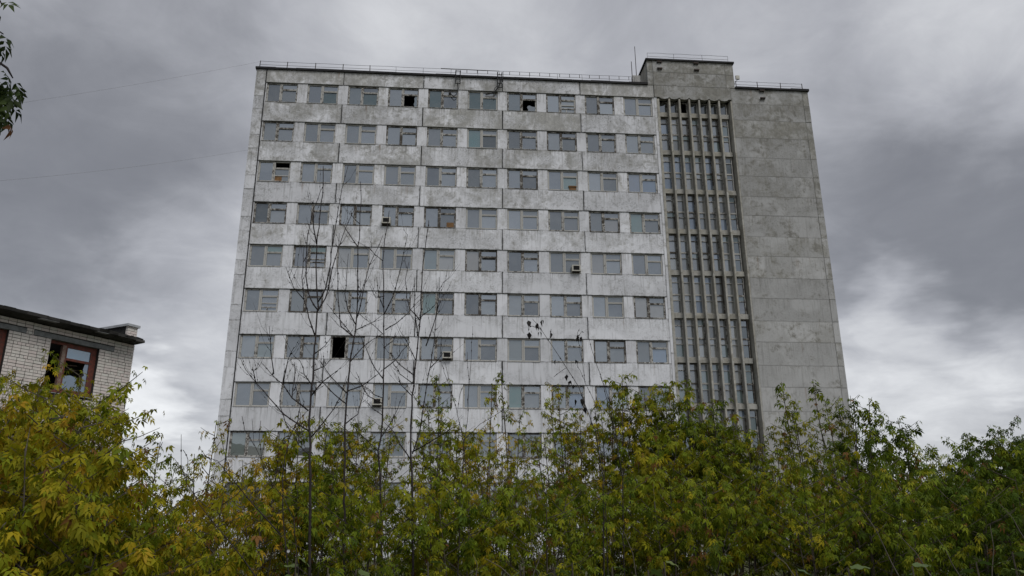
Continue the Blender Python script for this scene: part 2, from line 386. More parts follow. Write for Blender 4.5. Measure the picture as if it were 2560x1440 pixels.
SPEC = {(0,3,2):BR, (0,6,2):BR, (2,0,1):BR, (6,2,0):BR, (0,4,0):TEAL, (0,5,0):TEAL, (0,5,2):TEAL, (0,2,2):TEAL, (0,1,2):TEAL, (0,2,0):(0.10,0.12,0.13),
        (0,6,0):(0.09,0.11,0.12), (1,5,0):(0.05,0.13,0.125), (1,5,2):DK, (3,0,0):DK, (3,9,0):(0.13,0.2,0.19), (4,0,1):GRN, (4,1,1):(0.07,0.15,0.12), (4,1,0):(0.11,0.12,0.14),
        (4,2,0):PALE, (4,2,1):PALE, (5,4,0):(0.10,0.17,0.15), (5,2,0):(0.22,0.22,0.21), (6,9,2):(0.16,0.22,0.31), (7,6,0):GRN, (5,9,0):PALE, (5,9,2):PALE, (4,8,0):(0.21,0.21,0.21),
        (2,9,2):BLUE, (2,9,0):(0.19,0.22,0.28), (4,4,2):PALE, (4,4,0):(0.13,0.17,0.18), (0,5,1):PALE, (0,4,1):PALE, (6,0,2):(0.18,0.22,0.22), (3,8,2):(0.22,0.22,0.22), (7,8,0):BLUE, (7,7,2):BLUE,
        (8,0,0):(0.2,0.24,0.23), (8,0,2):(0.25,0.27,0.26), (2,7,2):(0.13,0.2,0.19), (4,5,0):(0.23,0.22,0.2), (6,6,0):(0.15,0.17,0.17)}
wins = {}
for r in range(NR):
    for c in range(NC):
        me, m, t = WIN[(r*3+c*7+rnd.randrange(2)) % 3]; pm = PANE[[w[0] for w in WIN].index(me)]
        w = obj('window', me, O, (3*c, 0, ztop(r))); wins[(r, c)] = (w, m, t)
        for k in range(3):
            col = SPEC.get((r, c, k), GREY)
            if col is None: continue
            p = obj('pane', pm[k], w); al = 1.0 if col is GREY else 0.72
            if sum(col) < 0.26: al = 0.45
            p.color = tinted(col, al*rnd.uniform(0.62, 1.15)) if col is GREY else (*col, al)
            p.rotation_euler = (rnd.uniform(-.002, .005), 0, rnd.uniform(-.002, .006))
def shard(rc, pts, col=(0.09, 0.12, 0.13)):
    w = wins[rc][0]; o = MB().prism(pts, 1, 0.166, 0.176).build('glass_shard', GLASS, w); o.color = (*col, 0.6)
m = wins[(0,3)][1]; shard((0,3), [(2.0, -1.53), (2.16, -1.53), (2.16, -0.62), (2.06, -0.62), (1.96, -0.80), (1.99, -1.05), (1.93, -1.3)])
shard((0,6), [(1.62, -1.53), (2.16, -1.53), (2.16, -1.13), (1.95, -1.12), (1.72, -1.02), (1.58, -1.08), (1.54, -1.2), (1.62, -1.36)], (0.11, 0.12, 0.13))
def wpart(rc, name, mat, *b):
    return MB().box(*b).build(name, mat, wins[rc][0])
wpart((2,0), 'cardboard_sheet', BOARD, 1.22, 1.70, 0.145, 0.162, -1.53, -1.16)
wpart((2,0), 'glazing_bar', FRAME, 1.18, 2.2, 0.11, 0.17, -1.16, -1.10)
wpart((3,4), 'cardboard_sheet', BOARD, 1.62, 2.14, 0.148, 0.162, -1.53, -1.16)
wpart((2,7), 'cardboard_sheet', BOARD, 1.62, 2.12, 0.08, 0.16, -1.55, -1.44)
wpart((2,7), 'cardboard_sheet', BOARD, 1.56, 2.16, 0.06, 0.16, -1.30, -1.22)
wpart((2,7), 'cardboard_sheet', BOARD, 1.60, 2.10, 0.10, 0.16, -1.42, -1.33)
for rc, zz in (((0,7), -0.95), ((0,7), -1.22), ((4,1), -0.98), ((4,1), -1.2), ((5,0), -1.02), ((5,0), -1.3)):
    wpart(rc, 'glazing_bar', FRAME, 1.18, 2.19, 0.10, 0.164, zz-0.028, zz+0.028)
for rc in ((0,7), (4,1), (5,0)):
    wpart(rc, 'glazing_bar', FRAME, 1.52, 1.58, 0.105, 0.163, -1.53, -1.33)
wpart((4,5), 'dark_gap_strip', BLACK, 1.22, 2.14, 0.150, 0.162, -0.70, -0.62)  # solid black strip painted in for the darkness of a gap

# blank end wall on the right: long panels and a narrow edge strip
zc = [34.86, 33.55]
for r in range(NR): zc += [zbot(r)-0.05, ztop(r+1)+0.02]
zc = [z for z in zc if z > 0.3] + [0.0]
for a, b in zip(zc[:-1], zc[1:]):
    MB().box(35.62, 41.42, rnd.uniform(-.006, .006), 0.45, b+0.011, a).build('wall_panel', CONC_BARE, O)
    MB().box(41.445, XR, rnd.uniform(-.012, .012)+0.004, 0.45, b+0.03, a+0.01 if a < 34.8 else a).build('corner_panel', CONC_BARE, O)
# stair tower: head wall above the fins
TX0, TX1, TZ = 29.03, 35.98, 37.10
for z0, z1 in ((36.09, TZ), (34.895, 36.07), (33.72, 34.875)):
    xs0 = 29.48
    pts = None
    if z0 > 33.8:
        MB().box(xs0, 35.30, -0.03, 0.4, z0, z1).build('wall_panel', CONC_BARE, O)
        MB().box(TX0, xs0-0.02, -0.012, 0.4, z0 if z0 > 34.9 else 34.9, z1).build('corner_panel', CONC_BARE, O)
        MB().box(35.32, TX1, -0.012, 0.4, z0 if z0 > 34.9 else 34.9, z1).build('corner_panel', CONC_BARE, O)
    else:   # lowest panel has a scalloped lower edge, dipping between the fins
        bays = 7; bw = (35.40-29.85)/bays
        pts = [(xs0, 33.86)]
        for k in range(bays):
            x = 29.85 + k*bw
            pts += [(x, 33.86), (x+0.16, 33.74), (x+0.40*bw+0.1, 33.70), (x+bw-0.14, 33.76)]
        pts += [(35.40, 33.86), (35.60, 33.86), (35.60, z1), (xs0, z1)]
        b = MB(); b.prism(pts, 1, -0.03, 0.35); b.build('wall_panel', CONC_BARE, O)
MB().box(TX0, TX0+0.3, 0.41, 7.0, 34.86, TZ-0.002).build('tower_side_wall', CONC_FIN, O)
MB().box(TX1-0.3, TX1, 0.41, 7.0, 34.86, TZ-0.002).build('tower_side_wall', CONC_BARE, O)
MB().box(TX0, TX1, 7.002, 7.3, 34.86, TZ-0.002).build('tower_rear_wall', CONC_BARE, O)
MB().box(TX0-0.1, TX1+0.1, -0.14, 7.4, TZ+0.003, TZ+0.15).build('tower_roof', BITUMEN, O)
# fins and stair windows
bw = (35.40-29.85)/7
for r in range(-1, NR):
    MB().box(29.452, 29.646, 0.02+rnd.uniform(-.006, .006), 0.60, max(0.0, ztop(r+1)-0.9)+0.012 if r+1 < NR else 0.0, 33.85 if r < 0 else ztop(r)-0.9).build('corner_panel', CONC_PIER, O)
MB().box(29.65, 29.84, -0.01, 0.80, 0.0, 33.70).build('fin', CONC_FIN, O)
MB().prism([(35.41, 0.80), (35.50, -0.04), (35.61, -0.04), (35.61, 0.80)], 2, 0.0, 33.70).build('fin', CONC_FIN, O)
for k in range(1, 7):
    x = 29.85+k*bw
    for r in range(-1, NR):
        a = 33.735 if r < 0 else 32.40-H*r
        b = 32.40-H*(r+1)+0.008 if r+1 < NR else 0.0
        j = rnd.uniform(-.012, .012)
        MB().prism([(x-0.035+j, 0.80), (x-0.075+j, -0.03), (x+0.055+j, -0.03), (x+0.06+j, 0.80)], 2, b, a).build('fin', CONC_FIN, O)
sw_cache = {}
def stair_mesh(key, w, z0, z1, mids):
    fm = MB(); y0, y1 = 0.46, 0.55
    fm.box(0, 0.05, y0, y1, z0, z1); fm.box(w-0.07, w, y0-0.03, y1, z0, z1)
    fm.box(0.051, w-0.071, y0, y1, z1-0.06, z1); fm.box(0.051, w-0.071, y0, y1, z0, z0+0.06)
    edges = [z1-0.061]
    for zm, th in mids:
        fm.box(0.051, w-0.071, y0-0.01, y1, zm-th, zm+th); edges += [zm+th+0.001, zm-th-0.001]
    edges.append(z0+0.061)
    panes = [MB().box(0.052, w-0.072, 0.52, 0.53, edges[i+1], edges[i]).mesh('stair_pane', GLASS) for i in range(0, len(edges), 2)]
    return fm.mesh('stair_window', FRAME), panes
w_ = bw-0.12
full = stair_mesh('f', w_, 0.0, 2.81, ((2.32, 0.022), (1.40, 0.055), (0.96, 0.022)))
top = stair_mesh('t', w_, 0.0, 0.98, ())
for k in range(7):
    x = 29.85+k*bw+0.06
    for r in range(-1, NR-1):
        zb_ = 32.72 if r < 0 else 32.26-H*r-2.80
        fm, pm = top if r < 0 else full
        o = obj('stair_window', fm, O, (x, 0, zb_))
        for i, q in enumerate(pm):
            if r < 0 and k == 2: continue
            p = obj('stair_pane', q, o)
            col = rnd.choice([(0.2, 0.21, 0.215), (0.24, 0.245, 0.245), (0.28, 0.285, 0.28), (0.33, 0.33, 0.31), (0.17, 0.18, 0.185), (0.18, 0.23, 0.31), (0.16, 0.21, 0.205)])  # pale tones stand in for the sky reflection that the fins block
            if k == 6: col = rnd.choice([(0.045, 0.06, 0.06), (0.05, 0.085, 0.075), (0.10, 0.10, 0.10)])
            if r < 0: col = (0.07, 0.075, 0.075)
            p.color = (*col, rnd.uniform(0.35, 0.9))
        if r >= 0 or True:   # concrete bar under each window
            zt_ = zb_-0.02
            MB().prism([(0.30, zt_), (0.30, zt_-0.37), (0.72, zt_-0.37), (0.72, zt_)], 0, x-0.05, x+w_+0.05).build('stair_bar', CONC_FIN, O)
MB().box(29.9, 35.35, 0.82, 0.88, 0.0, 3.2).build('stair_base_wall', CONC_FIN, O)
# roof edge flashing
def strip(x0, x1):
    b = MB(); n = int((x1-x0)/1.5)+1
    for i in range(n):
        a, c_ = x0+(x1-x0)*i/n, x0+(x1-x0)*(i+1)/n
        j, jz = rnd.uniform(-.012, .012), rnd.uniform(-.02, .02)
        b.box(a, c_, -0.12+j, 0.44, 34.875, 35.04+jz)
    return b.build('roof_flashing', BITUMEN, O)
strip(XL-0.09, 29.0); strip(36.02, XR+0.09)
# railings along the roof edge
def railing(x0, x1, z, n, thick, ht=0.58, y=0.10):
    R_ = empty('roof_railing'); R_.parent = O; R_.location = (0, 0, 0)
    for i in range(n+1):
        x = x0+(x1-x0)*i/n + (rnd.uniform(-.08, .08) if 0 < i < n else 0)
        rr = 0.032 if i in thick else 0.013
        MB().tube([(x+rnd.uniform(-.03, .03), y, z-0.1), (x, y, z+ht+(0.04 if i in thick else 0))], rr, 5).build('post', RAIL if i in thick else RAIL_THIN, R_)
    for h in (ht, ht*0.5):
        pts = [(x0+(x1-x0)*i/24, y-0.01, z+h+(rnd.uniform(-.018, .018))) for i in range(25)]
        MB().tube(pts, 0.013, 5).build('rail', RAIL_THIN if h > 0.4 else RAIL, R_)
    return R_
R1 = railing(-0.68, 28.0, 35.04, 14, {0, 1, 2, 3, 4})
for i in range(13):
    x = 18.2+i*0.78; MB().box(x-0.02, x+0.02, 0.07, 0.09, 35.31, 35.60).build('hanger', RAIL, R1)
railing(29.15, 35.7, 37.25, 3, set(), 0.62)
railing(36.15, 41.55, 35.04, 3, {0, 1, 2, 3}, 0.56)
MB().tube([(12.9, 0.05, 35.62), (17.4, 0.05, 35.60), (17.4, 0.05, 35.3)], 0.028, 5).build('pipe_rail', RAIL, R1)
for x in (14.9, 15.7, 16.5): MB().box(x-0.022, x+0.022, 0.04, 0.06, 35.33, 35.58).build('hanger', RAIL, R1)
# brackets on the tower and end wall
for x, z in ((30.05, 36.98), (33.0, 36.98), (30.05, 36.38), (33.02, 36.38), (38.15, 34.76), (38.15, 34.08)):
    b = MB(); b.box(x-0.22, x+0.18, -0.16, -0.04, z-0.05, z+0.05); b.box(x-0.18, x-0.12, -0.10, -0.035, z-0.12, z-0.051); b.box(x+0.08, x+0.14, -0.10, -0.035, z-0.12, z-0.051)
    b.build('bracket', RAIL, O)
# entrance canopy at the foot of the wall
MB().box(2.2, 4.4, -1.6, -0.02, 2.75, 2.95).build('entrance_canopy', BITUMEN, O)

# ------------------------------------------------------------------ things on the block
def ladder(x, z0, z1, label):
    e = empty('roof_ladder', (x, -0.22, z0), 0, label, 'ladder', 'hook ladders hung over the roof edge')
    h = z1-z0
    for s in (0, 0.34):
        MB().tube([(s, 0, 0), (s, 0, h), (s+0.02, 0.12, h+0.10), (s, 0.30, h+0.05)], 0.04, 5).build('stile', CABLE, e)
    for i in range(4): MB().tube([(0, 0, 0.05+i*0.36), (0.34, 0, 0.05+i*0.36)], 0.032, 5).build('rung', CABLE, e)
ladder(14.05, 34.15, 35.30, 'dark ladder hooked over the roof edge above the fifth window column')
ladder(17.25, 33.95, 35.30, 'dark ladder on the roof edge above the seventh window column')
c1 = MB().tube([(14.2, -0.2, 34.2), (14.25, -0.18, 33.75), (14.15, -0.18, 33.3), (13.95, -0.12, 33.12), (13.75, -0.05, 33.3), (13.68, 0.02, 33.5)], 0.035, 6).build('cable', CABLE)
tag(c1, 'black cable looping from the ladder into the fifth top floor window', 'cable')
MB().box(13.55, 13.74, -0.04, 0.10, 33.42, 33.66).build('cable_box', CABLE, c1)
c2 = MB().tube([(17.5, -0.2, 34.9), (17.45, -0.2, 34.4), (17.3, -0.2, 34.0), (17.0, -0.12, 33.62), (16.6, 0.02, 33.52), (16.35, 0.06, 33.5)], 0.045, 6).build('cable', CABLE)
tag(c2, 'thick black cable running down from the ladder to the sixth top floor window', 'cable')
MB().tube([(17.25, -0.2, 34.15), (17.05, -0.2, 33.95), (16.95, -0.15, 33.65), (17.0, -0.1, 33.2)], 0.025, 5).build('cable_branch', CABLE, c2)
def aircon(r, c, x, z, label):
    o = empty('air_conditioner', (3*c+x, -0.28, ztop(r)+z), 0, label, 'air conditioner', 'window air conditioners')
    b = MB(); w, h = 0.62, 0.46
    b.box(0, w, 0, 0.03, h-0.07, h); b.box(0, w, 0, 0.03, 0, 0.07); b.box(0, 0.09, 0, 0.03, 0.071, h-0.071); b.box(w-0.09, w, 0, 0.03, 0.071, h-0.071)
    b.box(0.0, w, 0.031, 0.40, 0, h); b.build('case', ACWHITE, o)
    g = MB()
    for i in range(9): g.box(0.092, w-0.092, 0.004, 0.026, 0.078+i*0.036, 0.096+i*0.036)
    g.box(0.091, w-0.091, 0.026, 0.0305, 0.072, h-0.072); g.build('grille', BLACK, o)
    MB().box(0.05, w-0.05, 0.05, 0.34, -0.05, -0.002).build('support', RAIL, o)
aircon(3, 3, 0.02, -1.50, 'white boxy air conditioner in left half of fourth window, fourth row from top')
aircon(4, 7, 1.60, -1.54, 'white air conditioner with black grille in right half of eighth window, fifth row')
aircon(6, 4, 1.56, -1.52, 'white air conditioner behind bare branches, fifth window of the seventh row')
aircon(7, 3, 0.02, -1.50, 'white air conditioner behind bare branches, left half of fourth window, eighth row')
def mast(x, y, z0, z1, r, label):
    o = MB().tube([(x, y, z0), (x, y, z0+(z1-z0)*0.35), (x-0.02, y, z0+(z1-z0)*0.36), (x-0.03, y, z1)], [r, r, r*0.65, r*0.5], 6).build('antenna_mast', RAIL)
    tag(o, label, 'antenna', 'roof antennas')
    MB().box(x-0.05, x+0.05, y-0.05, y+0.05, z0, z0+0.3).build('base', RAIL, o)
mast(28.42, 0.9, 34.8, 38.98, 0.045, 'tall thin rod antenna on the roof left of the stair tower')
mast(28.02, 0.7, 34.8, 37.42, 0.05, 'shorter rod antenna beside the pale cabinet on the roof')
cb = MB().box(28.0, 28.62, 0.62, 1.0, 35.42, 36.12).build('equipment_cabinet', CABINET); tag(cb, 'pale grey equipment cabinet at roof edge beside the stair tower', 'cabinet')
b = MB(); [b.tube([(x, 0.8, 34.8), (x, 0.8, 35.42)], 0.03, 5) for x in (28.1, 28.5)]; b.build('stand', RAIL, cb)
pa = MB().box(36.22, 36.52, 0.12, 0.24, 35.86, 36.18).build('panel_antenna', ACWHITE); tag(pa, 'small white panel antenna on an arm right of the stair tower', 'antenna')
MB().tube([(35.98, 0.2, 35.3), (36.12, 0.2, 35.42), (36.05, 0.2, 35.6), (36.25, 0.2, 35.68), (36.36, 0.2, 35.86)], 0.022, 5).build('arm', RAIL, pa)
def wire(a, b, sag, label):
    a, b = Vector(a), Vector(b); pts = []
    for i in range(25):
        t = i/24; p = a.lerp(b, t); p.z -= sag*4*t*(1-t); pts.append(p)
    tag(MB().tube(pts, 0.0055, 5).build('overhead_wire', WIRE), label, 'wire', 'wires strung to the office block')
wire((XL, -0.02, 28.1), at(-160, 465, 34), 0.25, 'thin wire running left from the office block corner, two storeys below roof')
wire((-0.68, 0.1, 35.6), at(-120, 283, 36), 0.15, 'faint thin wire running left from the roof railing corner')

# ------------------------------------------------------------------ brick house on the left
HU = np.array([0.555, 0.832]); 
house = empty('brick_house', (2.736, -23.40, 0), math.atan2(HU[1], HU[0]), 'derelict pale brick house with red window frames and sagging black eaves', 'house')
def brick_mat(name, a, b_, dirt):
    m, b = newmat(name); oi = nt.nodes.new('ShaderNodeObjectInfo'); g = nt.nodes.new('ShaderNodeNewGeometry')
    n = noise(g.outputs['Position'], 9, 7, 0.7); n1 = noise(g.outputs['Position'], 0.9, 5, 0.6)
    c = mixc(oi.outputs['Random'], a, b_)
    c = mixc(M('MULTIPLY', smooth(n, 0.45, 0.7), 0.35), c, dirt); c = mixc(M('MULTIPLY', smooth(n1, 0.5, 0.7), 0.3), c, dirt)
    L(c, b.inputs['Base Color']); b.inputs['Roughness'].default_value = 0.9; b.inputs['Specular IOR Level'].default_value = 0.2; bump(b, n, 0.35, 0.01); return m
BRICK = brick_mat('white_silicate_brick', (0.68, 0.66, 0.61), (0.66, 0.58, 0.55), (0.36, 0.35, 0.32))
MORTAR = simple('dark_mortar', (0.035, 0.034, 0.033), 0.95, 8)
LINTEL = simple('concrete_lintel', (0.24, 0.25, 0.25), 0.9, 5)
SOFFIT = simple('dark_soffit', (0.055, 0.053, 0.05), 0.95, 2.5, 0.6)
REDPAINT = simple('red_brown_paint', (0.185, 0.052, 0.036), 0.7, 9, col2=(0.10, 0.045, 0.035))
WOODGREY = simple('weathered_wood', (0.24, 0.19, 0.16), 0.85, 9, col2=(0.16, 0.08, 0.06))
TIN = simple('galvanised_coping', (0.40, 0.42, 0.44), 0.45, 3, 0.25)
W1 = (-3.02, -1.30, 6.04, 7.72); W2 = (-6.06, -4.34, 6.04, 7.72)
core = MB()                                              # mortar core with the two openings
core.box(-14, W2[0], 0.015, 0.38, 0, 8.12); core.box(W2[1], W1[0], 0.015, 0.38, 0, 8.12); core.box(W1[1], -0.015, 0.015, 0.38, 0, 8.12)
for w in (W1, W2):
    core.box(w[0], w[1], 0.015, 0.38, 0, w[2]-0.07); core.box(w[0], w[1], 0.05, 0.38, w[3]+0.17, 8.12)
core.build('wall', MORTAR, house)
MB().box(-0.38, -0.015, 0.381, 9.0, 0, 8.12).build('end_wall', BRICK, house)
MB().box(-14, -0.4, 9.0, 9.3, 0, 8.12).build('rear_wall', BRICK, house)
MB().box(-14, -0.4, 3.5, 3.6, 0.1, 8.1).build('interior_wall', DARK, house)
MB().box(-14, -0.4, 0.4, 3.48, 5.2, 5.3).build('floor_slab', DARK, house)
MB().box(-3.95, -3.85, 0.4, 3.48, 5.31, 8.05).build('partition_wall', DARK, house)
bm = {w: MB().box(0, w, 0, 0.08, 0, 0.084).mesh('brick', BRICK) for w in (0.245, 0.115)}
rest = MB(); nb = 0; row = 0; z = 8.02
L1, L2 = (-3.58, -0.76), (-6.6, -3.82)
while z > 3.6:
    hdr = row % 4 == 3
    w = 0.115 if hdr else 0.245; step = w+0.015
    x = -0.002-w - (0.06 if (row//4) % 2 and not hdr else 0)
    if (row//4) % 2 and not hdr and z > 6: rest.box(-0.055, -0.002, -0.001, 0.08, z, z+0.087)
    while x > -7.0:
        a, c_ = x, x+w
        cuts = []
        for Lr in (L1, L2):
            if z+0.087 > 7.722 and z < 7.884: cuts.append(Lr)
        for wv in (W1, W2):
            if z+0.087 > wv[2]-0.06 and z < wv[3]: cuts.append(wv[:2])
        segs = [(a, c_)]
        for q0, q1 in cuts:
            segs = [t for sg in segs for t in ((sg[0], min(sg[1], q0-0.008)), (max(sg[0], q1+0.008), sg[1])) if t[1]-t[0] > 0.012] if any(sg[1] > q0 and sg[0] < q1 for sg in segs) else segs
        for sa, sb in segs:
            whole = sb-sa > w-0.004
            if whole and nb < 298 and x > -4.85 and z > 5.9:
                obj('brick', bm[w], house, (x+rnd.uniform(-.003, .003), rnd.uniform(-.005, .004), z+rnd.uniform(-.003, .003))); nb += 1
            else: rest.box(sa, sb, rnd.uniform(-.005, .004), 0.08, z, z+0.085)
        x -= step
    z -= 0.100; row += 1
tag(rest.build('brick_courses', BRICK, house), kind='stuff')
for Lr in (L1, L2): MB().box(Lr[0], Lr[1], -0.006, 0.36, 7.725, 7.882).build('lintel', LINTEL, house)
for wv in (W1, W2):
    MB().box(wv[0], wv[0]+0.02, -0.002, 0.30, wv[2], wv[3]-0.004).build('reveal', BRICK, house)
    MB().prism([(-0.05, wv[2]-0.05), (0.2, wv[2]-0.005), (0.2, wv[2]-0.06), (-0.05, wv[2]-0.066)], 0, wv[0]-0.03, wv[1]+0.03).build('sill', TIN, house)
    w = empty('window'); w.parent = house; w.location = (wv[0], 0.14, wv[2])
    ww, hh = wv[1]-wv[0], wv[3]-wv[2]
    b = MB(); b.box(0, 0.06, 0, 0.12, 0, hh); b.box(ww-0.12, ww, -0.01, 0.12, 0, hh); b.box(0.061, ww-0.121, 0, 0.12, hh-0.10, hh-0.004); b.box(0.061, ww-0.121, 0, 0.12, 0, 0.07)
    b.build('frame', REDPAINT, w)
    MB().box(0.52, 0.64, -0.02, 0.11, 0.071, hh-0.101).build('post', WOODGREY, w)
    b = MB(); b.box(0.641, 0.70, -0.005, 0.08, 0.071, hh-0.101); b.box(ww-0.19, ww-0.122, -0.005, 0.08, 0.071, hh-0.101)
    b.box(0.701, ww-0.191, -0.003, 0.08, hh-0.58, hh-0.50); b.box(0.701, ww-0.191, -0.003, 0.08, hh-0.155, hh-0.102); b.box(0.701, ww-0.191, -0.003, 0.08, 0.072, 0.13)
    b.build('sash', REDPAINT, w)
    p = MB().box(0.702, ww-0.192, 0.03, 0.04, hh-0.499, hh-0.156).build('pane', GLASS, w); p.color = (0.15, 0.26, 0.36, 0.75)
    if wv is W1:
        p = MB().prism([(0.702, 0.131), (ww-0.192, 0.131), (ww-0.192, hh-0.581), (ww-0.33, hh-0.60), (ww-0.37, hh-0.80), (ww-0.30, hh-0.98), (ww-0.45, hh-1.12), (0.95, hh-1.05), (0.702, hh-1.10)], 1, 0.03, 0.04).build('broken_pane', GLASS, w)
        p.color = (0.10, 0.15, 0.22, 0.6)
        b = MB(); b.tube([(0.70, 0.3, hh-0.70), (1.3, 0.32, hh-0.64)], 0.02, 5); b.tube([(0.70, 0.5, hh-0.80), (1.5, 0.5, hh-0.75)], 0.02, 5); b.build('blind_slat', WOODGREY, w)
    else:
        p = MB().box(0.702, ww-0.192, 0.03, 0.04, 0.131, hh-0.581).build('pane', GLASS, w); p.color = (0.22, 0.24, 0.30, 0.8)
        p = MB().box(0.062, 0.519, 0.03, 0.04, 0.072, hh-0.102).build('pane', GLASS, w); p.color = (0.15, 0.17, 0.2, 0.8)
# eaves: soffit slab with an uneven roofing-felt edge
ev = MB(); n = 40
for i in range(n):
    x0, x1 = -14+(14.03)*i/n, -14+(14.03)*(i+1)/n - 0.002
    sag = -0.0 if x1 < -2 else -0.055*((x1+2)/2.16)**2
    jz = rnd.uniform(-.02, .02)
    ev.prism([(-0.50+rnd.uniform(-.02, .02), 8.20+sag+jz*0.5), (-0.52+rnd.uniform(-.03, .03), 8.30+sag+jz), (0.45, 8.42), (0.45, 8.135), (0.0, 8.135)], 0, x0, x1)
ev.build('eave', SOFFIT, house)
MB().prism([(0.452, 8.42), (9.2, 9.3), (9.2, 9.15), (0.452, 8.2)], 0, -14, -0.40).build('roof', BITUMEN, house)
for i, (x, l) in enumerate(((-3.75, 0.62), (-1.80, 0.42))):
    MB().box(x, x+l, -0.525, -0.34, 8.165, 8.175).build('bare_patch', LINTEL, house).rotation_euler = (0.0, 0, 0)
b = MB()                                                # torn felt at the corner
for i in range(9):
    x = -0.86+i*0.1; b.prism([(-0.45+rnd.uniform(-.1, .1), 8.26+rnd.uniform(-.03, .03)), (-0.1, 8.36+rnd.uniform(0, .06)), (0.1, 8.34), (-0.3, 8.22)], 0, x, x+0.085)
b.build('torn_felt', BITUMEN, house)
b = MB(); row = 0; z = 8.30
par = empty('parapet'); par.parent = house
while z < 8.72:
    for (x0, x1) in (((-0.36, -0.115), (-0.10, 0.02)) if row % 2 else ((-0.36, -0.24), (-0.225, 0.02))):
        MB().box(x0, x1, rnd.uniform(-.004, .004), 0.12, z, z+0.087).build('brick', BRICK, par)
    z += 0.1; row += 1
MB().box(-0.345, 0.005, 0.015, 7.5, 8.15, 8.75).build('wall', MORTAR, par)
MB().prism([(-0.06, 8.755), (-0.06, 8.84), (3.4, 8.92), (3.4, 8.835)], 0, -0.42, 0.08).build('coping', TIN, par)

# ------------------------------------------------------------------ low red brick wall in the thicket
fw = empty('brick_wall', tuple(at(80, 1400, 9.6)[:2]) + (0,), 0.02, 'low weathered red brick wall half hidden below the yellow bushes', 'wall')
RED = brick_mat('old_red_brick', (0.16, 0.075, 0.05), (0.11, 0.07, 0.055), (0.05, 0.045, 0.04))
topz = at(80, 1402, 9.6)[2]; LEN = at(560, 1400, 9.6)[0]-at(80, 1400, 9.6)[0]
MB().box(0, LEN, 0.012, 0.25, 0, topz-0.01).build('core', MORTAR, fw)
rb = MB().box(0, 0.245, 0, 0.12, 0, 0.066).mesh('brick', RED)
for k in range(4):
    x = -0.01 + (0.13 if k % 2 else 0)
    while x < LEN-0.2:
        if not (k == 0 and rnd.random() < 0.18):
            obj('brick', rb, fw, (x, rnd.uniform(-.008, .006), topz-0.076*(k+1)), (0, 0, rnd.uniform(-.02, .02)))
        x += 0.258

# ------------------------------------------------------------------ vegetation
def rot_stack(yaw, pitch, roll):
    cy, sy, cp, sp, cr, sr = np.cos(yaw), np.sin(yaw), np.cos(pitch), np.sin(pitch), np.cos(roll), np.sin(roll)
    o, z = np.ones_like(cy), np.zeros_like(cy)
    Rz = np.stack([np.stack([cy, -sy, z], -1), np.stack([sy, cy, z], -1), np.stack([z, z, o], -1)], -2)
    Ry = np.stack([np.stack([cp, z, sp], -1), np.stack([z, o, z], -1), np.stack([-sp, z, cp], -1)], -2)
    Rx = np.stack([np.stack([o, z, z], -1), np.stack([z, cr, -sr], -1), np.stack([z, sr, cr], -1)], -2)
    return Rz @ Ry @ Rx
def leaflet(base, ang, ln, wd, droop):
    "five-vertex folded leaflet in the xy plane, bending down towards its tip"
    ca, sa = math.cos(ang), math.sin(ang)
    pts = [(0, 0, 0), (0.42*ln, 0, -0.06*ln), (ln, 0, -droop*ln), (0.40*ln, wd/2, 0.02*ln), (0.40*ln, -wd/2, 0.02*ln)]
    v = [(base[0]+x*ca-y*sa, base[1]+x*sa+y*ca, base[2]+z) for x, y, z in pts]
    return v, [(0, 4, 1), (1, 4, 2), (0, 1, 3), (1, 2, 3)]
def compound(spec):
    V, Fc = [], []
    for s in spec:
        v, f = leaflet(*s); b = len(V); V += v; Fc += [tuple(b+i for i in t) for t in f]
    return np.array(V), np.array(Fc)
# one pinnate maple leaf (unit = terminal leaflet length): stalk along +x
TPL = [compound([((0.9, 0, -0.12), 0.0, 1.0, 0.40, 0.40), ((0.78, 0.02, -0.08), 0.80, 0.9, 0.33, 0.35), ((0.78, -0.02, -0.08), -0.80, 0.9, 0.33, 0.35),
                 ((0.42, 0.02, -0.03), 1.0, 0.85, 0.31, 0.35), ((0.42, -0.02, -0.03), -1.0, 0.85, 0.31, 0.35)]),
       compound([((0.7, 0, -0.1), 0.1, 1.05, 0.46, 0.45), ((0.6, 0.02, -0.06), 0.75, 0.9, 0.38, 0.35), ((0.6, -0.02, -0.06), -0.8, 0.95, 0.38, 0.4)]),
       compound([((1.0, 0, -0.15), -0.05, 0.95, 0.36, 0.5), ((0.85, 0.02, -0.1), 0.85, 0.9, 0.30, 0.4), ((0.85, -0.02, -0.1), -0.75, 0.95, 0.32, 0.4),
                 ((0.5, 0.02, -0.04), 1.05, 0.8, 0.28, 0.35), ((0.5, -0.02, -0.04), -0.95, 0.85, 0.30, 0.35)])]
SIMPLE_TPL = [compound([((0.1, 0, 0), 0.0, 1.0, 0.6, 0.35)])]
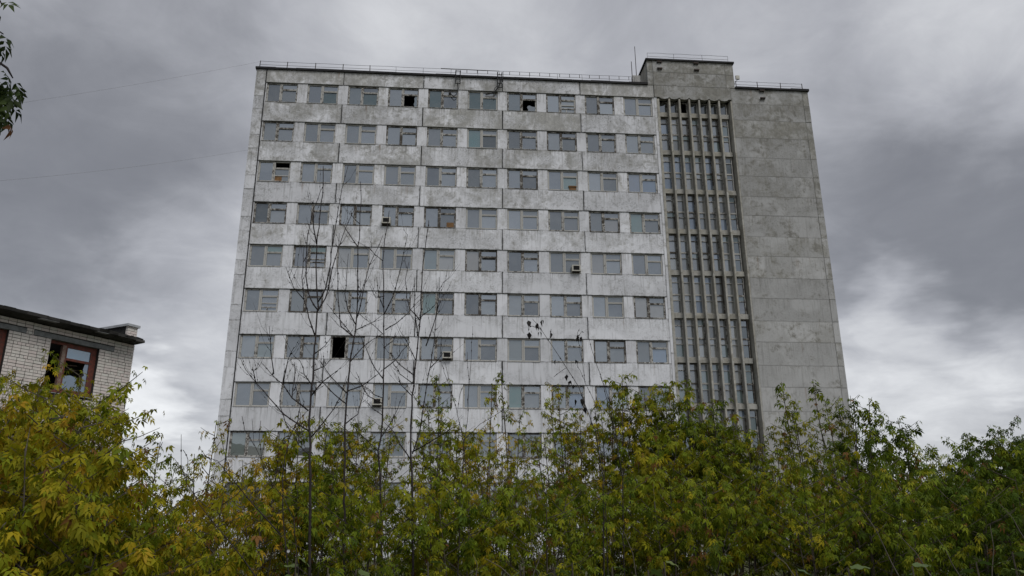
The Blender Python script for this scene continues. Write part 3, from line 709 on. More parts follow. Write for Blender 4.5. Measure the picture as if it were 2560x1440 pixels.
def leaf_mesh(name, pos, yaw, pitch, roll, size, tint, bright, mat, tpls=TPL, which=None, nrng=None):
    n = len(pos); which = nrng.integers(0, len(tpls), n) if which is None else which
    VV, FF, TT = [], [], []; off = 0
    Rm = rot_stack(yaw, pitch, roll)
    for k, (tv, tf) in enumerate(tpls):
        ix = np.nonzero(which == k)[0]
        if not len(ix): continue
        v = np.einsum('nij,vj->nvi', Rm[ix], tv)*size[ix][:, None, None] + pos[ix][:, None, :]
        m = len(tv)
        VV.append(v.reshape(-1, 3)); FF.append((tf[None]+(np.arange(len(ix))*m)[:, None, None]).reshape(-1, 3)+off); off += len(ix)*m
        jt = np.repeat(tint[ix], m); jb = np.repeat(bright[ix], m)
        TT.append(np.stack([jt, jb, jt*0, jt*0+1], -1))
    V = np.concatenate(VV); F_ = np.concatenate(FF); T = np.concatenate(TT)
    me = bpy.data.meshes.new(name)
    me.vertices.add(len(V)); me.vertices.foreach_set('co', V.astype(np.float32).ravel())
    me.loops.add(F_.size); me.loops.foreach_set('vertex_index', F_.astype(np.int32).ravel())
    me.polygons.add(len(F_)); me.polygons.foreach_set('loop_start', np.arange(0, F_.size, 3, dtype=np.int32))
    me.update(calc_edges=True)
    ca = me.color_attributes.new('tint', 'FLOAT_COLOR', 'POINT'); ca.data.foreach_set('color', T.astype(np.float32).ravel())
    me.materials.append(mat); me.validate(); return me

def sapling(px, top, d, width, yellow, label, stems=3, dens=1.0, lsize=0.085, group=None, low=0.3, name='maple_sapling', bark=None, seed=None, upright=0.5, sh=(0.78, 0.97)):
    "young ash-leaved maple: several thin stems from one foot, side twigs, drooping pinnate leaves"
    sd = seed if seed is not None else int(px*7+top*13+d*31) % 99991
    R = np.random.default_rng(sd); pr = random.Random(sd)
    tip = at(px, top, d); Hh = tip[2]; foot = np.array([tip[0]+pr.uniform(-.25, .25), tip[1]+pr.uniform(-.2, .2), 0.0])
    T = empty(name, tuple(foot), 0, label, 'tree', group)
    wood = MB(); P, YW, PT, TI = [], [], [], []; lsize *= pr.uniform(0.8, 1.2)
    hue0 = yellow
    for s in range(stems):
        az = pr.uniform(0, 6.28); h = Hh*(1.0 if s == 0 else pr.uniform(*sh))
        end = np.array([tip[0]-foot[0], tip[1]-foot[1], h]) if s == 0 else np.array([math.cos(az)*width*0.55+tip[0]-foot[0], math.sin(az)*width*0.45, h])
        pts = []; n = 9
        wob = [pr.uniform(-.04, .04) for _ in range(4)]
        for i in range(n):
            t = i/(n-1); q = end*np.array([t**1.25, t**1.25, t])
            q[0] += wob[0]*math.sin(t*5+wob[1]*40); q[1] += wob[2]*math.sin(t*4+wob[3]*40); pts.append(q)
        r0 = 0.008+0.0042*h
        wood.tube(pts, [r0*(1-0.82*i/(n-1)) for i in range(n)], 5)
        pa_ = np.array(pts)
        nbr = max(6, int(h*(1-low)/0.105))
        for bi in range(nbr):
            t = low+(1-low)*(bi+pr.random()*0.6)/nbr
            f = t*(n-1); i0 = min(int(f), n-2); p0 = pa_[i0]+(pa_[i0+1]-pa_[i0])*(f-i0)
            a = bi*2.4+pr.uniform(-.5, .5)
            ln = width*(0.46+0.52*math.sin(min(1.0, (1-t)*3.0+0.10)*1.57))*pr.uniform(0.6, 1.1)
            up_ = upright*pr.uniform(0.7, 1.5)
            p3 = p0+np.array([math.cos(a)*ln, math.sin(a)*ln, up_*ln]); p2 = p0+(p3-p0)*0.5+np.array([0, 0, -0.05*ln])
            wood.tube([p0, p2, p3], [0.006, 0.0045, 0.002], 4)
            hue = hue0 + pr.uniform(-.20, .22)
            k = max(4, int(ln/0.026*dens))
            for q in range(k):
                u = 0.25+0.75*(q+pr.random())/k
                pp = p0*(1-u)**2+2*u*(1-u)*p2+u*u*p3
                P.append(pp+np.array([pr.gauss(0, .03), pr.gauss(0, .03), pr.gauss(0, .03)])); YW.append(a+pr.choice((-1, 1))*pr.uniform(0.2, 1.6)); PT.append(pr.uniform(0.35, 1.35)); TI.append(1.0 if pr.random() < 0.03 else min(0.93, hue+pr.gauss(0, .13)))
        for q in range(int(13*dens)+3):       # tuft at the tip
            P.append(pa_[-1]-np.array([0, 0, q*0.03])); YW.append(pr.uniform(0, 6.28)); PT.append(pr.uniform(-.2, .9)); TI.append(hue0+pr.gauss(-.05, .1))
    wood.build('trunk', bark or BARK, T)
    n = len(P); 
    me = leaf_mesh('crown', np.array(P), np.array(YW), np.array(PT), R.normal(0, .5, n), lsize*R.uniform(0.6, 1.45, n), np.clip(np.array(TI), 0, 1), R.random(n), LEAF, nrng=R)
    obj('crown', me, T)
    return T

G1 = 'maple bushes in front of the brick house'; G2 = 'maple saplings at the foot of the office block'; G3 = 'dark trees at the right edge'
TREES = [
 # px, top, d, width, yellow, label, stems, dens, lsize, group
 (-50, 955, 6.6, .75, .62, 'yellow-green maple bush cut by the left picture edge', 5, 2.1, .048, G1),
 (45, 945, 6.9, .70, .60, 'yellow-green maple bush before the pale brick wall between two red window frames', 5, 2.1, .048, G1),
 (125, 985, 5.7, .60, .70, 'yellowest maple bush, nearest the camera, below the brick house window', 5, 2.1, .048, G1),
 (205, 925, 7.0, .50, .55, 'maple bush whose tip covers the broken brick house window', 5, 2.1, .048, G1),
 (262, 985, 6.4, .55, .52, 'maple bush covering the lower corner of the brick house', 4, 1.2, .046, G1),
 (318, 1055, 6.9, .42, .45, 'green maple against bright sky just right of the brick house corner', 3, 1.0, .046, G1),
 (60, 1120, 4.9, .55, .66, 'low yellow maple bush at the bottom left corner', 5, 1.9, .048, G1),
 (215, 1150, 5.2, .55, .60, 'low yellow-green bush under the brick house window', 5, 1.9, .048, G1),
 (395, 1105, 7.4, .26, .36, 'slim green maple with sparse hanging leaves in the gap between the two buildings', 1, .7, .046, G1),
 (350, 1225, 6.2, .50, .58, 'low yellow-green maple bush in the gap between the buildings', 5, 1.9, .048, G1),
 (435, 1215, 7.6, .50, .50, 'green maple bush left of the two diagonal bare stems', 5, 1.9, .048, G1),
 (492, 1135, 9.0, .50, .66, 'golden maple just left of the office block corner', 3, 1.0, .046, G1),
 (545, 1050, 10.6, .36, .62, 'thin yellow sapling crossing the left corner of the office block', 2, .7, .062, G2),
 (600, 1150, 10.0, .55, .72, 'golden sapling under the lowest visible left window', 4, .8, .058, G2),
 (655, 1200, 9.2, .50, .74, 'low golden sapling between the office corner and the bare trees', 4, .8, .058, G2),
 (560, 1240, 8.0, .50, .60, 'low yellow-green bush beside the diagonal bare stem', 4, .8, .058, G2),
 (698, 1085, 11.2, .48, .66, 'yellow sapling left of the tallest bare tree', 4, .8, .058, G2),
 (755, 1030, 11.6, .42, .52, 'yellow-green sapling behind the tallest bare tree', 4, .8, .058, G2),
 (822, 1055, 12.0, .48, .48, 'green sapling between the first and second bare trees', 4, .85, .058, G2),
 (900, 1050, 12.2, .48, .50, 'green sapling between the second and third bare trees', 4, .8, .058, G2),
 (985, 1035, 12.0, .50, .52, 'yellow-green sapling between the third and fourth bare trees', 4, .8, .058, G2),
 (1098, 935, 11.6, .36, .40, 'tall narrow green sapling right of the fourth bare tree', 4, .8, .058, G2),
 (1062, 1080, 11.0, .50, .46, 'bushy green sapling behind the fourth bare tree', 4, .8, .058, G2),
 (1150, 1060, 12.4, .45, .56, 'yellowish sapling below the sixth window column', 4, .85, .058, G2),
 (1228, 958, 12.6, .17, .50, 'spindly sapling with a lone tuft of brownish green leaves', 1, .6, .070, G2),
 (1253, 925, 13.0, .12, .40, 'spindly sapling with one small green tuft at its tip', 1, .45, .070, G2),
 (1225, 1090, 11.6, .50, .64, 'orange-tinged sapling below the lone leaf tufts', 4, .85, .058, G2),
 (1300, 1035, 12.4, .48, .60, 'sapling with pinkish yellow top below the seventh window column', 4, .85, .058, G2),
 (1355, 1080, 11.4, .50, .44, 'green sapling behind the leaning bare stem', 4, .8, .058, G2),
 (1398, 960, 12.2, .34, .56, 'narrow yellow-green sapling just left of the leaning bare stem', 4, .85, .060, G2),
 (1450, 1030, 12.0, .48, .58, 'yellow-green sapling between the leaning bare stems', 4, .85, .060, G2),
 (1500, 1000, 12.8, .38, .42, 'green sapling behind the right pair of bare stems', 4, .85, .060, G2),
 (1555, 938, 12.2, .42, .42, 'tall green sapling below the tenth window column', 4, 1.0, .060, G2),
 (1610, 975, 12.6, .50, .40, 'broad green sapling left of the stair tower windows', 5, 1.0, .060, G2),
 (1665, 955, 12.4, .42, .36, 'green sapling at the left side of the stair tower windows', 4, 1.0, .060, G2),
 (1715, 945, 12.0, .40, .34, 'tall green sapling in front of the stair tower fins', 4, 1.0, .060, G2),
 (1780, 995, 12.2, .52, .30, 'dense green sapling in front of the middle stair tower fins', 5, 1.0, .060, G2),
 (1640, 1070, 10.6, .60, .48, 'yellow-flecked sapling low in front of the stair tower', 5, 1.0, .060, G2),
 (1835, 1060, 11.6, .50, .30, 'dark green sapling at the right side of the stair tower fins', 5, 1.0, .060, G2),
 (1905, 1085, 11.0, .42, .40, 'green sapling at the joint of stair tower and blank wall', 4, 1.0, .060, G2),
 (1958, 955, 12.4, .12, .30, 'thin sapling with one leaf tuft against the blank wall', 1, .45, .070, G2),
 (2036, 948, 12.6, .12, .28, 'thin sapling with the highest leaf tuft against the blank wall', 1, .45, .070, G2),
 (1990, 1010, 12.0, .44, .42, 'green sapling in front of the blank end wall', 4, .85, .060, G2),
 (2060, 1000, 12.2, .46, .36, 'bushy green sapling below the tufts on the blank wall', 4, .85, .060, G2),
 (1945, 1120, 10.6, .55, .46, 'yellow-green sapling low before the blank wall', 4, .9, .062, G2),
 (2125, 990, 11.8, .40, .24, 'tall green sapling covering the right corner of the office block', 4, .85, .060, G2),
 (2170, 1000, 11.2, .40, .18, 'tall dark-stemmed maple right of the office block corner', 2, .9, .070, G2),
 (2245, 1045, 11.6, .44, .16, 'maple with hanging leaves against the bright sky at right', 3, .8, .070, G2),
 (2080, 1120, 10.2, .60, .40, 'leafy sapling low at the right corner of the office block', 5, 1.0, .060, G2),
 (2210, 1150, 10.6, .55, .28, 'leafy green sapling low beside the dark-stemmed maple', 5, 1.0, .060, G2),
 (2320, 1130, 14.0, .70, .30, 'round-topped dark green tree right of the hanging-leaf maple', 4, 1.0, .08, G3),
 (2412, 1098, 16.0, .70, .14, 'pointed dark green tree before the low cloud', 4, 1.1, .085, G3),
 (2490, 1075, 16.5, .85, .12, 'tallest dark green tree at the right picture edge', 4, 1.2, .085, G3),
 (2555, 1095, 15.5, .80, .22, 'dark tree with orange leaves cut by the right picture edge', 4, 1.2, .085, G3),
 (2365, 1190, 12.5, .75, .16, 'low dark bush under the pointed dark tree', 4, 1.1, .08, G3),
 (2470, 1200, 12.0, .80, .10, 'low dark bush under the tallest right tree', 4, 1.1, .08, G3),
 (2570, 1190, 11.5, .80, .14, 'low dark bush at the right picture edge', 4, 1.1, .08, G3),
]
for (px, top, d, wd, ye, lab, st, de, ls, gr) in TREES:
    sapling(px, top, d, wd, ye-(0.05 if gr is G1 else 0.0 if gr is G2 else 0.06), lab, st, de, ls, gr, low=(0.24 if gr is G1 else 0.50 if top < 1110 else 0.40) if st > 1 else 0.80, sh=(0.78, 0.95) if gr is G1 else (0.76, 0.97))
# lower saplings filling the thicket, each below something one can find on the block
ORD = ['first', 'second', 'third', 'fourth', 'fifth', 'sixth', 'seventh', 'eighth', 'ninth', 'tenth', 'eleventh', 'twelfth', 'thirteenth', 'fourteenth', 'fifteenth']
fill = [(x, 'low leafy maple in the thicket below the %s window column' % ORD[i+1], 0.36) for i, x in enumerate((745, 850, 955, 1060, 1165, 1270, 1375, 1485, 1590))]
fill += [(1675, 'low green maple in the thicket below the leftmost stair tower fins', .36), (1755, 'low green maple in the thicket below the middle stair tower fins', .36), (1835, 'low green maple in the thicket below the rightmost stair tower fins', .32),
         (1925, 'low green maple in the thicket below the left part of the blank wall', .38), (2015, 'low green maple in the thicket below the middle of the blank wall', .34), (2095, 'low green maple in the thicket below the right end of the blank wall', .32),
         (2180, 'low maple in the thicket right of the dark bare trunk', .24), (2275, 'low maple in the thicket below the hanging-leaf maple', .20), (2400, 'low dark maple in the thicket below the pointed dark tree', .14), (2520, 'low dark maple in the bottom right corner', .14)]
for i, (x, lab, hue) in enumerate(fill):
    sapling(x+rnd.uniform(-20, 20), rnd.uniform(1160, 1225), rnd.uniform(8.4, 10.3), 0.72, hue, lab, 4, 1.0, .056, 'low maples of the thicket', low=0.52)

# bare saplings: stems and branches as seen, each branch drifting in depth
def bare(d, label, trunk, branches, r1, leaves=(), group='bare dark saplings before the office block', cat='tree', foot=True):
    pr = random.Random(len(trunk)*31+int(trunk[0][0])); r0 = r1*0.86
    tr = [at(x, y, d+0.02*i) for i, (x, y) in enumerate(trunk)]
    if foot:
        dx = tr[0]-tr[1]; k = tr[0][2]/max(0.15, -dx[2]) if dx[2] < -0.02 else 0
        base = tr[0]+dx*min(k, 3.0); base[2] = 0.0; tr = [base]+tr
    f = tr[0].copy(); T = empty('bare_sapling', tuple(f), 0, label, cat, group)
    def budded(pts, ra, rb):
        P_, R_ = [], []
        for i in range(len(pts)-1):
            a, b = pts[i], pts[i+1]; Ls = np.linalg.norm(b-a); m = max(2, int(Ls/0.10))
            for j in range(m):
                t = j/m; P_.append(a+(b-a)*t); R_.append(0)
                if pr.random() < 0.8 and j: 
                    P_[-1] = P_[-1]+np.array([pr.gauss(0, .004), 0, 0]); R_[-1] = 1
        P_.append(pts[-1]); R_.append(0.6); n = len(P_)
        out, rad = [], []
        for i in range(n):
            r = ra+(rb-ra)*(i/(n-1))**0.8
            if R_[i] == 1 and r < 0.009:
                t = P_[min(i+1, n-1)]-P_[i]; t = t/(np.linalg.norm(t)+1e-9)
                out += [P_[i]-t*0.012, P_[i], P_[i]+t*0.014]; rad += [r, r+0.005, r]
            else: out.append(P_[i]); rad.append(r)
        return out, rad
    p_, r_ = budded([q-f for q in tr], r0, r0*0.22); MB().tube(p_, r_, 6).build('trunk', BARK_DARK, T, smooth=True)
    for br in branches:
        sl = pr.uniform(-0.35, 0.35); n = len(br)
        pts = []
        for i, (x, y) in enumerate(br):
            base_d = d+0.02*len(trunk)*0.5
            pts.append(at(x, y, base_d+sl*i/(n-1))-f)
        p_, r_ = budded(pts, r0*0.42 if n > 3 else r0*0.30, 0.0026)
        bb = MB().tube(p_, r_, 5)
        for q in range(1+n if r1 > 0.015 else 0):          # fine twigs off the branch
            i = pr.randrange(len(pts)-1); a_, b_ = pts[i], pts[i+1]; o_ = a_+(b_-a_)*pr.random()
            dv = (b_-a_)/np.linalg.norm(b_-a_); ln = pr.uniform(.10, .34)
            sd_ = np.array([pr.choice((-1, 1))*pr.uniform(.35, .8), pr.uniform(-.6, .6), pr.uniform(.1, .5)])
            e_ = o_+(dv+sd_)*ln*0.75; m2 = o_+(dv*0.7+sd_)*ln*0.36
            tp, tr_ = budded([o_, m2, e_+np.array([0, 0, 0.25*ln])], 0.0028, 0.0014); bb.tube(tp, [x*0.8 for x in tr_], 4)
        bb.build('branch', BARK_DARK, T, smooth=True)
    if leaves:
        R = np.random.default_rng(5); pos = np.array([at(x, y, d)-f for x, y in leaves]); n = len(pos)
        pos = np.repeat(pos, 2, 0); n *= 2
        me = leaf_mesh('withered_leaves', pos, R.uniform(0, 6.28, n), R.uniform(0.9, 1.4, n), R.normal(0, .4, n), R.uniform(.05, .09, n), R.uniform(0, .1, n), R.random(n)*0.2, WITHER, tpls=SIMPLE_TPL, nrng=R)
        obj('withered_leaves', me, T)
    return T
WITHER = leaf_mat('withered_leaf', [(0.0, (0.02, 0.018, 0.016)), (1.0, (0.05, 0.04, 0.03))], 0.1)
bare(8.0, 'tallest bare dark sapling, forking like a lyre before the second window column',
     [(773, 1440), (776, 1180), (774, 1140), (775, 1090), (772, 1060), (776, 1015), (779, 965), (784, 927), (786, 865), (789, 839), (793, 777), (794.5, 756), (791, 707), (790, 655), (792, 610), (798, 568), (803, 506), (808, 457), (808, 415)],
     [[(792, 610), (784, 568), (783, 513), (783, 500)], [(793, 773), (778, 750), (772, 735), (765, 690), (765, 655), (768, 600), (774, 568), (786, 516), (801, 478), (810, 460)],
      [(795, 755), (814, 721), (827.5, 655), (836, 582), (845, 527), (855, 471), (871, 412)], [(793, 780), (814, 745), (827, 693), (845, 624), (862, 575), (888, 520)],
      [(788, 840), (772, 794), (760, 749), (754.6, 693), (760, 617)], [(771, 1027), (730, 995), (707, 960), (680, 937), (652, 905)],
      [(771, 1077), (705, 1032), (675, 997), (640, 957), (615, 925), (602, 897)], [(776, 1095), (805, 1060), (835, 1022), (852, 990), (867, 940)],
      [(778, 960), (760, 935), (749, 900)], [(785, 927), (812, 915), (825, 900)], [(786, 885), (812, 865), (827, 845)], [(707, 960), (720, 900), (735, 868)], [(680, 937), (684, 930), (677, 880), (673, 815)],
      [(778, 990), (806, 955), (832, 935), (845, 925)], [(640, 957), (634, 930), (632, 918)], [(730, 995), (735, 950), (741, 915)], [(776, 1140), (745, 1110), (735, 1085)], [(760, 749), (735, 720), (715, 668)]], 0.024)
bare(8.6, 'second bare dark sapling, before the third window column',
     [(860, 1440), (861, 1180), (862, 1090), (864, 1040), (869, 977), (872, 940), (875, 902), (882, 865), (885, 846), (890, 811), (893, 770), (895, 655), (894.5, 617), (899, 596), (900, 534), (903, 499), (901, 454)],
     [[(895, 617), (880, 596), (862, 568), (848, 553)], [(893, 794), (907, 735), (918, 683), (935, 638), (958, 587)], [(889, 811), (869, 773), (862, 735), (866, 693), (871, 634)],
      [(885, 843), (848, 797), (817, 759)], [(890, 825), (935, 804), (952, 790)], [(885, 843), (852, 815), (845, 742), (844, 665), (848, 582)], [(875, 905), (905, 870), (930, 850), (955, 835)], [(870, 977), (905, 965), (932, 945), (945, 935)],
      [(869, 985), (840, 955), (815, 925), (798, 900)], [(863, 1060), (895, 1035), (905, 1000), (915, 960)], [(866, 1010), (835, 985), (812, 960), (790, 950)], [(900, 560), (880, 540), (876, 527)], [(862, 1090), (885, 1150), (900, 1170)], [(893, 760), (905, 725), (912, 700)]], 0.021)
bare(9.0, 'third bare dark sapling, before the fourth window column',
     [(955, 1440), (950, 1180), (945, 1127), (952, 1095), (956, 1052), (958, 990), (960, 915), (960, 845), (960, 787), (959, 707), (957, 655), (961, 603), (968, 568), (973, 527)],
     [[(957, 652), (935, 634), (921, 619)], [(961, 785), (982, 742), (994, 700), (1005, 655), (1019, 586)], [(959, 770), (945, 735), (942, 693)], [(963, 825), (991, 808), (1018, 784), (1050, 749)],
      [(957, 835), (932, 811), (900, 787)], [(961, 922), (987, 902), (1005, 877), (1025, 855)], [(958, 947), (937, 920), (915, 870), (902, 840)], [(957, 995), (935, 987), (912, 965)], [(958, 1010), (920, 990), (900, 955), (890, 930)],
      [(952, 1095), (975, 1060), (995, 1020), (1005, 990)], [(958, 1040), (930, 1020), (912, 1000)], [(945, 1127), (905, 1090), (880, 1060)], [(961, 740), (940, 745), (925, 715)], [(960, 870), (985, 850), (990, 830)]], 0.021)
bare(8.4, 'fourth bare dark sapling with two stems, before the fifth window column',
     [(1032, 1440), (1030, 1180), (1027, 1150), (1027, 1065), (1030, 990), (1036, 940), (1040, 902), (1046, 840), (1051, 794), (1055, 707), (1058, 655), (1064, 610), (1069, 575), (1072, 551)],
     [[(1050, 801), (1025, 773), (1017, 745), (1013, 700), (1022, 655)], [(1044, 840), (1043, 822), (1037, 784), (1036, 693)], [(1031, 1135), (1050, 1077), (1057, 1027), (1067, 960), (1077, 910), (1085, 855), (1090, 794), (1095, 728), (1110, 704)],
      [(1090, 794), (1098, 740), (1098, 693)], [(1065, 865), (1084, 811), (1095, 770), (1105, 740)], [(1030, 1130), (1080, 1102), (1120, 1077), (1150, 1060)], [(1036, 940), (1010, 920), (990, 900), (975, 880)], [(1034, 960), (1000, 935), (990, 915)],
      [(1040, 902), (1022, 865), (1010, 838)], [(1030, 990), (1005, 965), (995, 940)], [(1051, 794), (1075, 775), (1090, 760)], [(1027, 1150), (1000, 1110), (985, 1080), (960, 1055)], [(1075, 920), (1095, 900), (1110, 880)], [(1057, 1020), (1040, 1000), (1030, 980)]], 0.021)
bare(7.0, 'crooked bare stem left of the tallest bare sapling',
     [(722, 1440), (708, 1300), (706, 1190), (712, 1140), (720, 1112), (730, 1080), (745, 1052), (770, 1025)],
     [[(728, 1085), (712, 1052), (700, 1015), (700, 990), (707, 952), (720, 905)], [(735, 1072), (755, 1100), (770, 1135)], [(730, 1080), (745, 1050), (752, 1010), (737, 960), (737, 905)]], 0.012)
bare(6.2, 'long diagonal bare stem leaning left across the lower left thicket',
     [(645, 1450), (583, 1366), (544, 1319), (498, 1261), (466, 1207), (453, 1168), (453, 1086)], [[(466, 1207), (470, 1150), (458, 1125)]], 0.010)
bare(6.8, 'second diagonal bare stem rising left above the first',
     [(700, 1335), (640, 1269), (575, 1191), (544, 1152), (505, 1137)], [[(575, 1191), (560, 1130), (552, 1080)]], 0.009, foot=False)
bare(7.4, 'forked bare stem below the lowest left window',
     [(735, 1300), (712, 1250), (667, 1190), (655, 1152), (635, 1110), (630, 1047)], [[(655, 1152), (648, 1095), (652, 1052)], [(636, 1115), (612, 1075), (605, 1040)]], 0.010)
bare(9.5, 'thin bare upright stem below the sixth window column',
     [(1150, 1300), (1159, 1111), (1169, 1050), (1172, 974), (1178, 898), (1182, 815)], [[(1169, 1050), (1172, 960), (1168, 880)], [(1158, 1100), (1200, 1060), (1250, 1030), (1262, 1020)]], 0.010)
bare(9.2, 'thin bare stem beside the tall narrow green sapling',
     [(1175, 1300), (1158, 1102), (1143, 1035), (1126, 968), (1117, 925), (1112, 905)], [[(1143, 1035), (1150, 985), (1160, 960)], [(1126, 968), (1110, 930), (1105, 912)]], 0.010)
bare(8.6, 'leaning bare stem with withered black leaves near its tip',
     [(1510, 1420), (1508, 1194), (1496, 1120), (1489, 1078), (1474, 1041), (1462, 1010), (1447, 968), (1416, 919), (1386, 873), (1355, 827), (1331, 797)],
     [[(1354, 824), (1330, 815), (1322, 818), (1321, 828)], [(1372, 850), (1376, 835), (1378, 823)], [(1416, 919), (1400, 930), (1385, 942)]], 0.012,
     [(1320, 800), (1344, 806), (1348, 814), (1355, 798), (1321, 828), (1324, 829), (1349, 828), (1377, 830), (1390, 898), (1417, 935), (1427, 950), (1432, 960), (1455, 995), (1462, 1015), (1437, 996)])
bare(8.9, 'bare stem with a black leaf cluster at its tip',
     [(1520, 1420), (1510, 1180), (1492, 1066), (1486, 1004), (1462, 956), (1458, 920), (1450, 880), (1443, 848)], [[(1464, 956), (1450, 925), (1442, 912)], [(1443, 848), (1444, 830), (1448, 822)], [(1443, 848), (1455, 828), (1459, 832)]], 0.009,
     [(1443, 836), (1444, 840), (1453, 840), (1449, 842), (1438, 898)])
bare(9.0, 'rightmost bare leaning stem, before the ninth window column',
     [(1560, 1420), (1557, 1194), (1544, 1120), (1526, 1041), (1517, 998), (1508, 959), (1492, 913), (1480, 876), (1473, 846)], [[(1544, 1110), (1522, 1000), (1511, 962), (1500, 940)], [(1540, 1080), (1530, 1020), (1519, 990)]], 0.011)
bare(10.2, 'dark bare-stemmed trunk right of the office block corner',
     [(2175, 1440), (2160, 1330), (2150, 1240), (2143, 1150), (2138, 1050), (2134, 1000)], [[(2158, 1330), (2195, 1270), (2220, 1215), (2225, 1190)], [(2155, 1325), (2120, 1270), (2090, 1230), (2070, 1190)]], 0.022, group='dark stems in the right thicket')
bare(10.4, 'forked bare trunk where stair tower meets the thicket',
     [(1890, 1440), (1885, 1260), (1893, 1180), (1900, 1120)], [[(1885, 1260), (1878, 1190), (1874, 1130)], [(1885, 1260), (1862, 1245), (1850, 1225)], [(1887, 1250), (1925, 1215), (1940, 1190)]], 0.018, group='dark stems in the right thicket')
STEMS = (((2230, 1410), (2140, 1250), 7.2), ((2320, 1430), (2240, 1330), 7.0), ((2475, 1310), (2480, 1430), 8.0), ((2550, 1330), (2500, 1260), 8.0), ((1985, 1440), (1930, 1380), 7.2), ((2380, 1410), (2330, 1330), 8.5), ((1590, 1440), (1560, 1330), 8.0), ((1190, 1440), (1182, 1385), 8.0), ((1310, 1440), (1290, 1370), 7.5), ((1335, 1430), (1345, 1370), 7.5), ((1275, 1440), (1210, 1395), 7.0))
STX = [q[0][0] for q in STEMS]
for i, (p0, p1, d) in enumerate(STEMS):
    a, b = at(*p0, d), at(*p1, d)
    if a[2] > b[2]: a, b = b, a
    dv = a-b; base = a+dv*(a[2]/max(1e-3, -dv[2])) if -dv[2] > 0.05 else a*1.0
    base = np.array([a[0]+np.clip(base[0]-a[0], -.8, .8), a[1], 0.0])
    mid = (a+b)/2+np.array([0.03, 0, 0])
    tag(MB().tube([base, a, mid, b], [0.007, 0.006, 0.004, 0.002], 5).build('dry_stem', STEM_PALE, smooth=True), '%s pale dry stem from the left in the dark lower thicket' % ORD[sorted(STX).index(p0[0])], 'stem', 'pale dry stems')

# ground cover hiding the soil: uncountable weeds and fallen leaves
R = np.random.default_rng(11); n = 15000
dd = R.uniform(4.8, 24, n); xx = CAM[0]+dd*R.uniform(-0.72, 0.86, n); yy = CAM[1]+dd
hh = R.random(n)**1.2*np.clip(0.75+0.05*dd, 0, 1.45)
pos = np.stack([xx, yy, hh], -1)
cl = np.sin(xx*1.7+yy)*np.cos(yy*1.3-xx*0.6)*0.2
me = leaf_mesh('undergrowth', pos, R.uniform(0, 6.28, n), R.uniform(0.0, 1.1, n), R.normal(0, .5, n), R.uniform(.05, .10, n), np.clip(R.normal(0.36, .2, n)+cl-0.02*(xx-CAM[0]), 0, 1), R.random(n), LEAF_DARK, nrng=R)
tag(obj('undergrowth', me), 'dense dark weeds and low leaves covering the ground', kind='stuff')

# broad-leaved burdock plants along the bottom edge
def big_leaf(s, pr):
    b = MB(); n = 7
    for i in range(n):
        t = i/(n-1); w = 0.52*math.sin(min(1, t*0.95+0.12)*math.pi)**0.75*s*(1-0.25*t); x = t*s
        z = -0.35*s*t*t
        b.v += [(x, -w, z+0.05*s*math.sin(i*1.9)), (x, 0, z-0.05*s), (x, w, z+0.05*s*math.cos(i*2.3))]
    for i in range(n-1):
        for k in (0, 1): a = i*3+k; b.f.append((a, a+1, a+4, a+3))
    return b
def broad_mat():
    m, b = newmat('broad_leaf'); oi = nt.nodes.new('ShaderNodeObjectInfo'); t = nt.nodes.new('ShaderNodeTexCoord')
    n = noise(t.outputs['Object'], 14, 5, 0.6)
    c = mixc(oi.outputs['Random'], (0.05, 0.10, 0.018), (0.13, 0.17, 0.035)); c = mixc(M('MULTIPLY', smooth(n, 0.45, 0.65), 0.4), c, (0.05, 0.07, 0.02))
    L(c, b.inputs['Base Color']); b.inputs['Roughness'].default_value = 0.5
    tr = nt.nodes.new('ShaderNodeBsdfTranslucent'); L(c, tr.inputs['Color']); mx = nt.nodes.new('ShaderNodeMixShader'); mx.inputs[0].default_value = 0.25
    L(b.outputs[0], mx.inputs[1]); L(tr.outputs[0], mx.inputs[2]); L(mx.outputs[0], nt.nodes['Material Output'].inputs['Surface']); return m
BROAD = broad_mat()
WEEDS = ((1300, 1412, 6.0, .13), (1385, 1418, 5.6, .14), (1430, 1408, 6.2, .12), (1530, 1418, 5.8, .13), (1620, 1425, 5.6, .12), (1660, 1405, 6.4, .12), (740, 1395, 6.4, .12), (820, 1420, 5.8, .14), (890, 1425, 6.0, .12), (1070, 1405, 6.4, .10), (1990, 1425, 6.0, .12), (2120, 1420, 5.8, .12), (2280, 1415, 6.0, .13), (2440, 1405, 6.2, .13), (2530, 1380, 6.0, .14))
WX = sorted(q[0] for q in WEEDS)
for i, (px, py, d, s) in enumerate(WEEDS):
    pr = random.Random(i*17+3); p = at(px, py, d)
    T = empty('burdock_plant', (p[0], p[1], 0), 0, '%s broad-leaved weed from the left along the bottom edge' % ORD[WX.index(px)], 'plant', 'broad-leaved weeds along the bottom edge')
    b = MB(); b.tube([(0, 0, 0), (0.02, 0, p[2]*0.6), (0, 0, p[2])], [0.012, 0.01, 0.006], 5); b.build('stalk', BARK, T)
    for k in range(9):
        az = k*2.4+pr.uniform(-.4, .4); z = p[2]*(1-0.045*k)
        o = obj('leaf', big_leaf(s*pr.uniform(.7, 1.15), pr).mesh('leaf', BROAD, True), T, (math.cos(az)*0.02, math.sin(az)*0.02, z), (pr.uniform(-.3, .3), pr.uniform(-.5, .35), az))

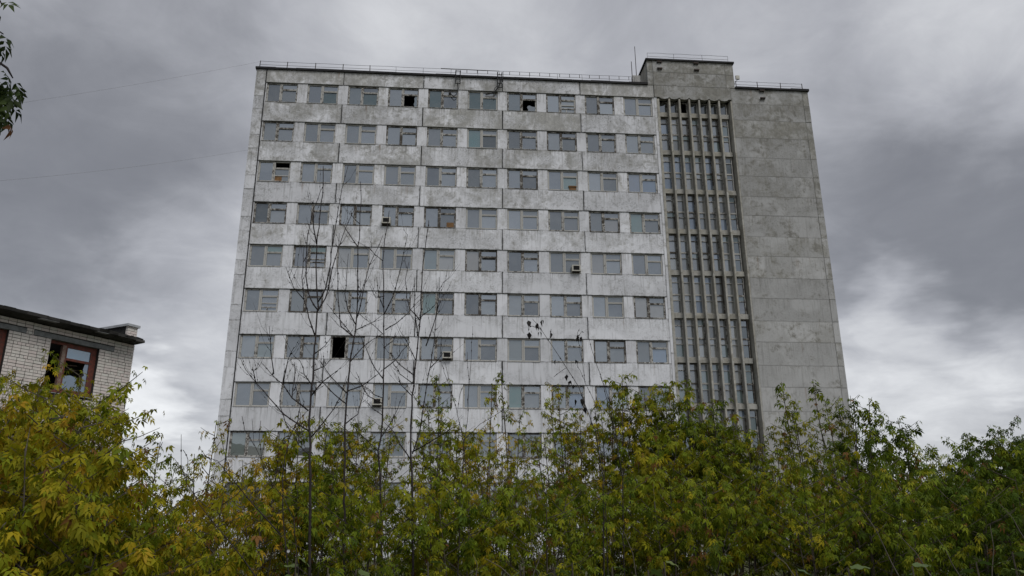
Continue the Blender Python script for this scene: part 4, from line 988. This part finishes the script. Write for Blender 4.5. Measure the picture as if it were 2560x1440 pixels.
# maple branch reaching in from the left, close to the camera
tb = at(-420, 500, 3.4); T = empty('maple_tree', (tb[0], tb[1], 0), 0, 'leafy maple branch hanging into the top left corner, close to the camera', 'tree')
f = np.array([tb[0], tb[1], 0.0])
b = MB(); b.tube([(0, 0, 0), (0.03, 0.05, 1.2), (0.0, 0.1, 2.4), (0.05, 0.1, 4.2)], [0.08, 0.07, 0.055, 0.03], 8)
b.build('trunk', BARK, T, smooth=True)
limbs = [[at(-400, -20, 3.4), at(-180, -120, 3.4), at(-30, -60, 3.35), at(4, 10, 3.3)], [at(-410, 120, 3.4), at(-200, 20, 3.35), at(-60, 40, 3.3), at(8, 85, 3.25)], [at(-410, 260, 3.4), at(-180, 130, 3.35), at(-40, 130, 3.3), at(18, 170, 3.25), at(32, 195, 3.25)]]
b = MB()
for l in limbs: b.tube([q-f for q in l], [0.012]+[0.006]*(len(l)-2)+[0.003], 5)
b.build('branch', BARK_DARK, T, smooth=True)
NEAR = leaf_mat('near_maple_leaf', [(0.0, (0.018, 0.035, 0.010)), (0.7, (0.045, 0.065, 0.016)), (1.0, (0.20, 0.08, 0.03))], 0.2)
pr = random.Random(21)
spots = [(2, 4, .07), (-8, 8, .075), (14, 2, .06), (6, 84, .06), (8, 86, .065), (-2, 100, .06), (2, 150, .035), (8, 178, .05), (22, 186, .055), (34, 196, .055), (40, 204, .06), (30, 206, .065), (12, 204, .07), (0, 206, .07), (46, 212, .05),
         (22, 222, .07), (36, 226, .065), (8, 236, .075), (-6, 240, .07), (20, 252, .06), (4, 268, .06), (18, 294, .055), (30, 300, .06), (-4, 290, .06), (-20, 200, .07), (-22, 240, .07), (-30, 90, .07), (-26, 20, .07), (14, 212, .07), (26, 214, .06), (6, 222, .07), (14, 240, .07), (28, 238, .06), (0, 254, .07), (10, 196, .06), (-8, 120, .06), (-6, 0, .07), (4, 230, .065), (34, 216, .05), (10, 280, .05)]
for i, (x, y, s) in enumerate(spots):
    p = at(x, y, 3.25+pr.uniform(-.08, .12))-f
    Rr = np.random.default_rng(i+40)
    me = leaf_mesh('leaf', np.zeros((1, 3)), np.array([pr.uniform(-1.2, 1.2)+(0 if pr.random() < .6 else 2.6)]), np.array([pr.uniform(0.6, 1.35)]), np.array([pr.gauss(0, .4)]), np.array([s*1.0]), np.array([pr.choice((0.1, 0.2, 0.35, 0.5, 0.95 if i % 9 == 4 else 0.3))]), np.array([pr.random()]), NEAR, nrng=Rr)
    obj('leaf', me, T, tuple(p))
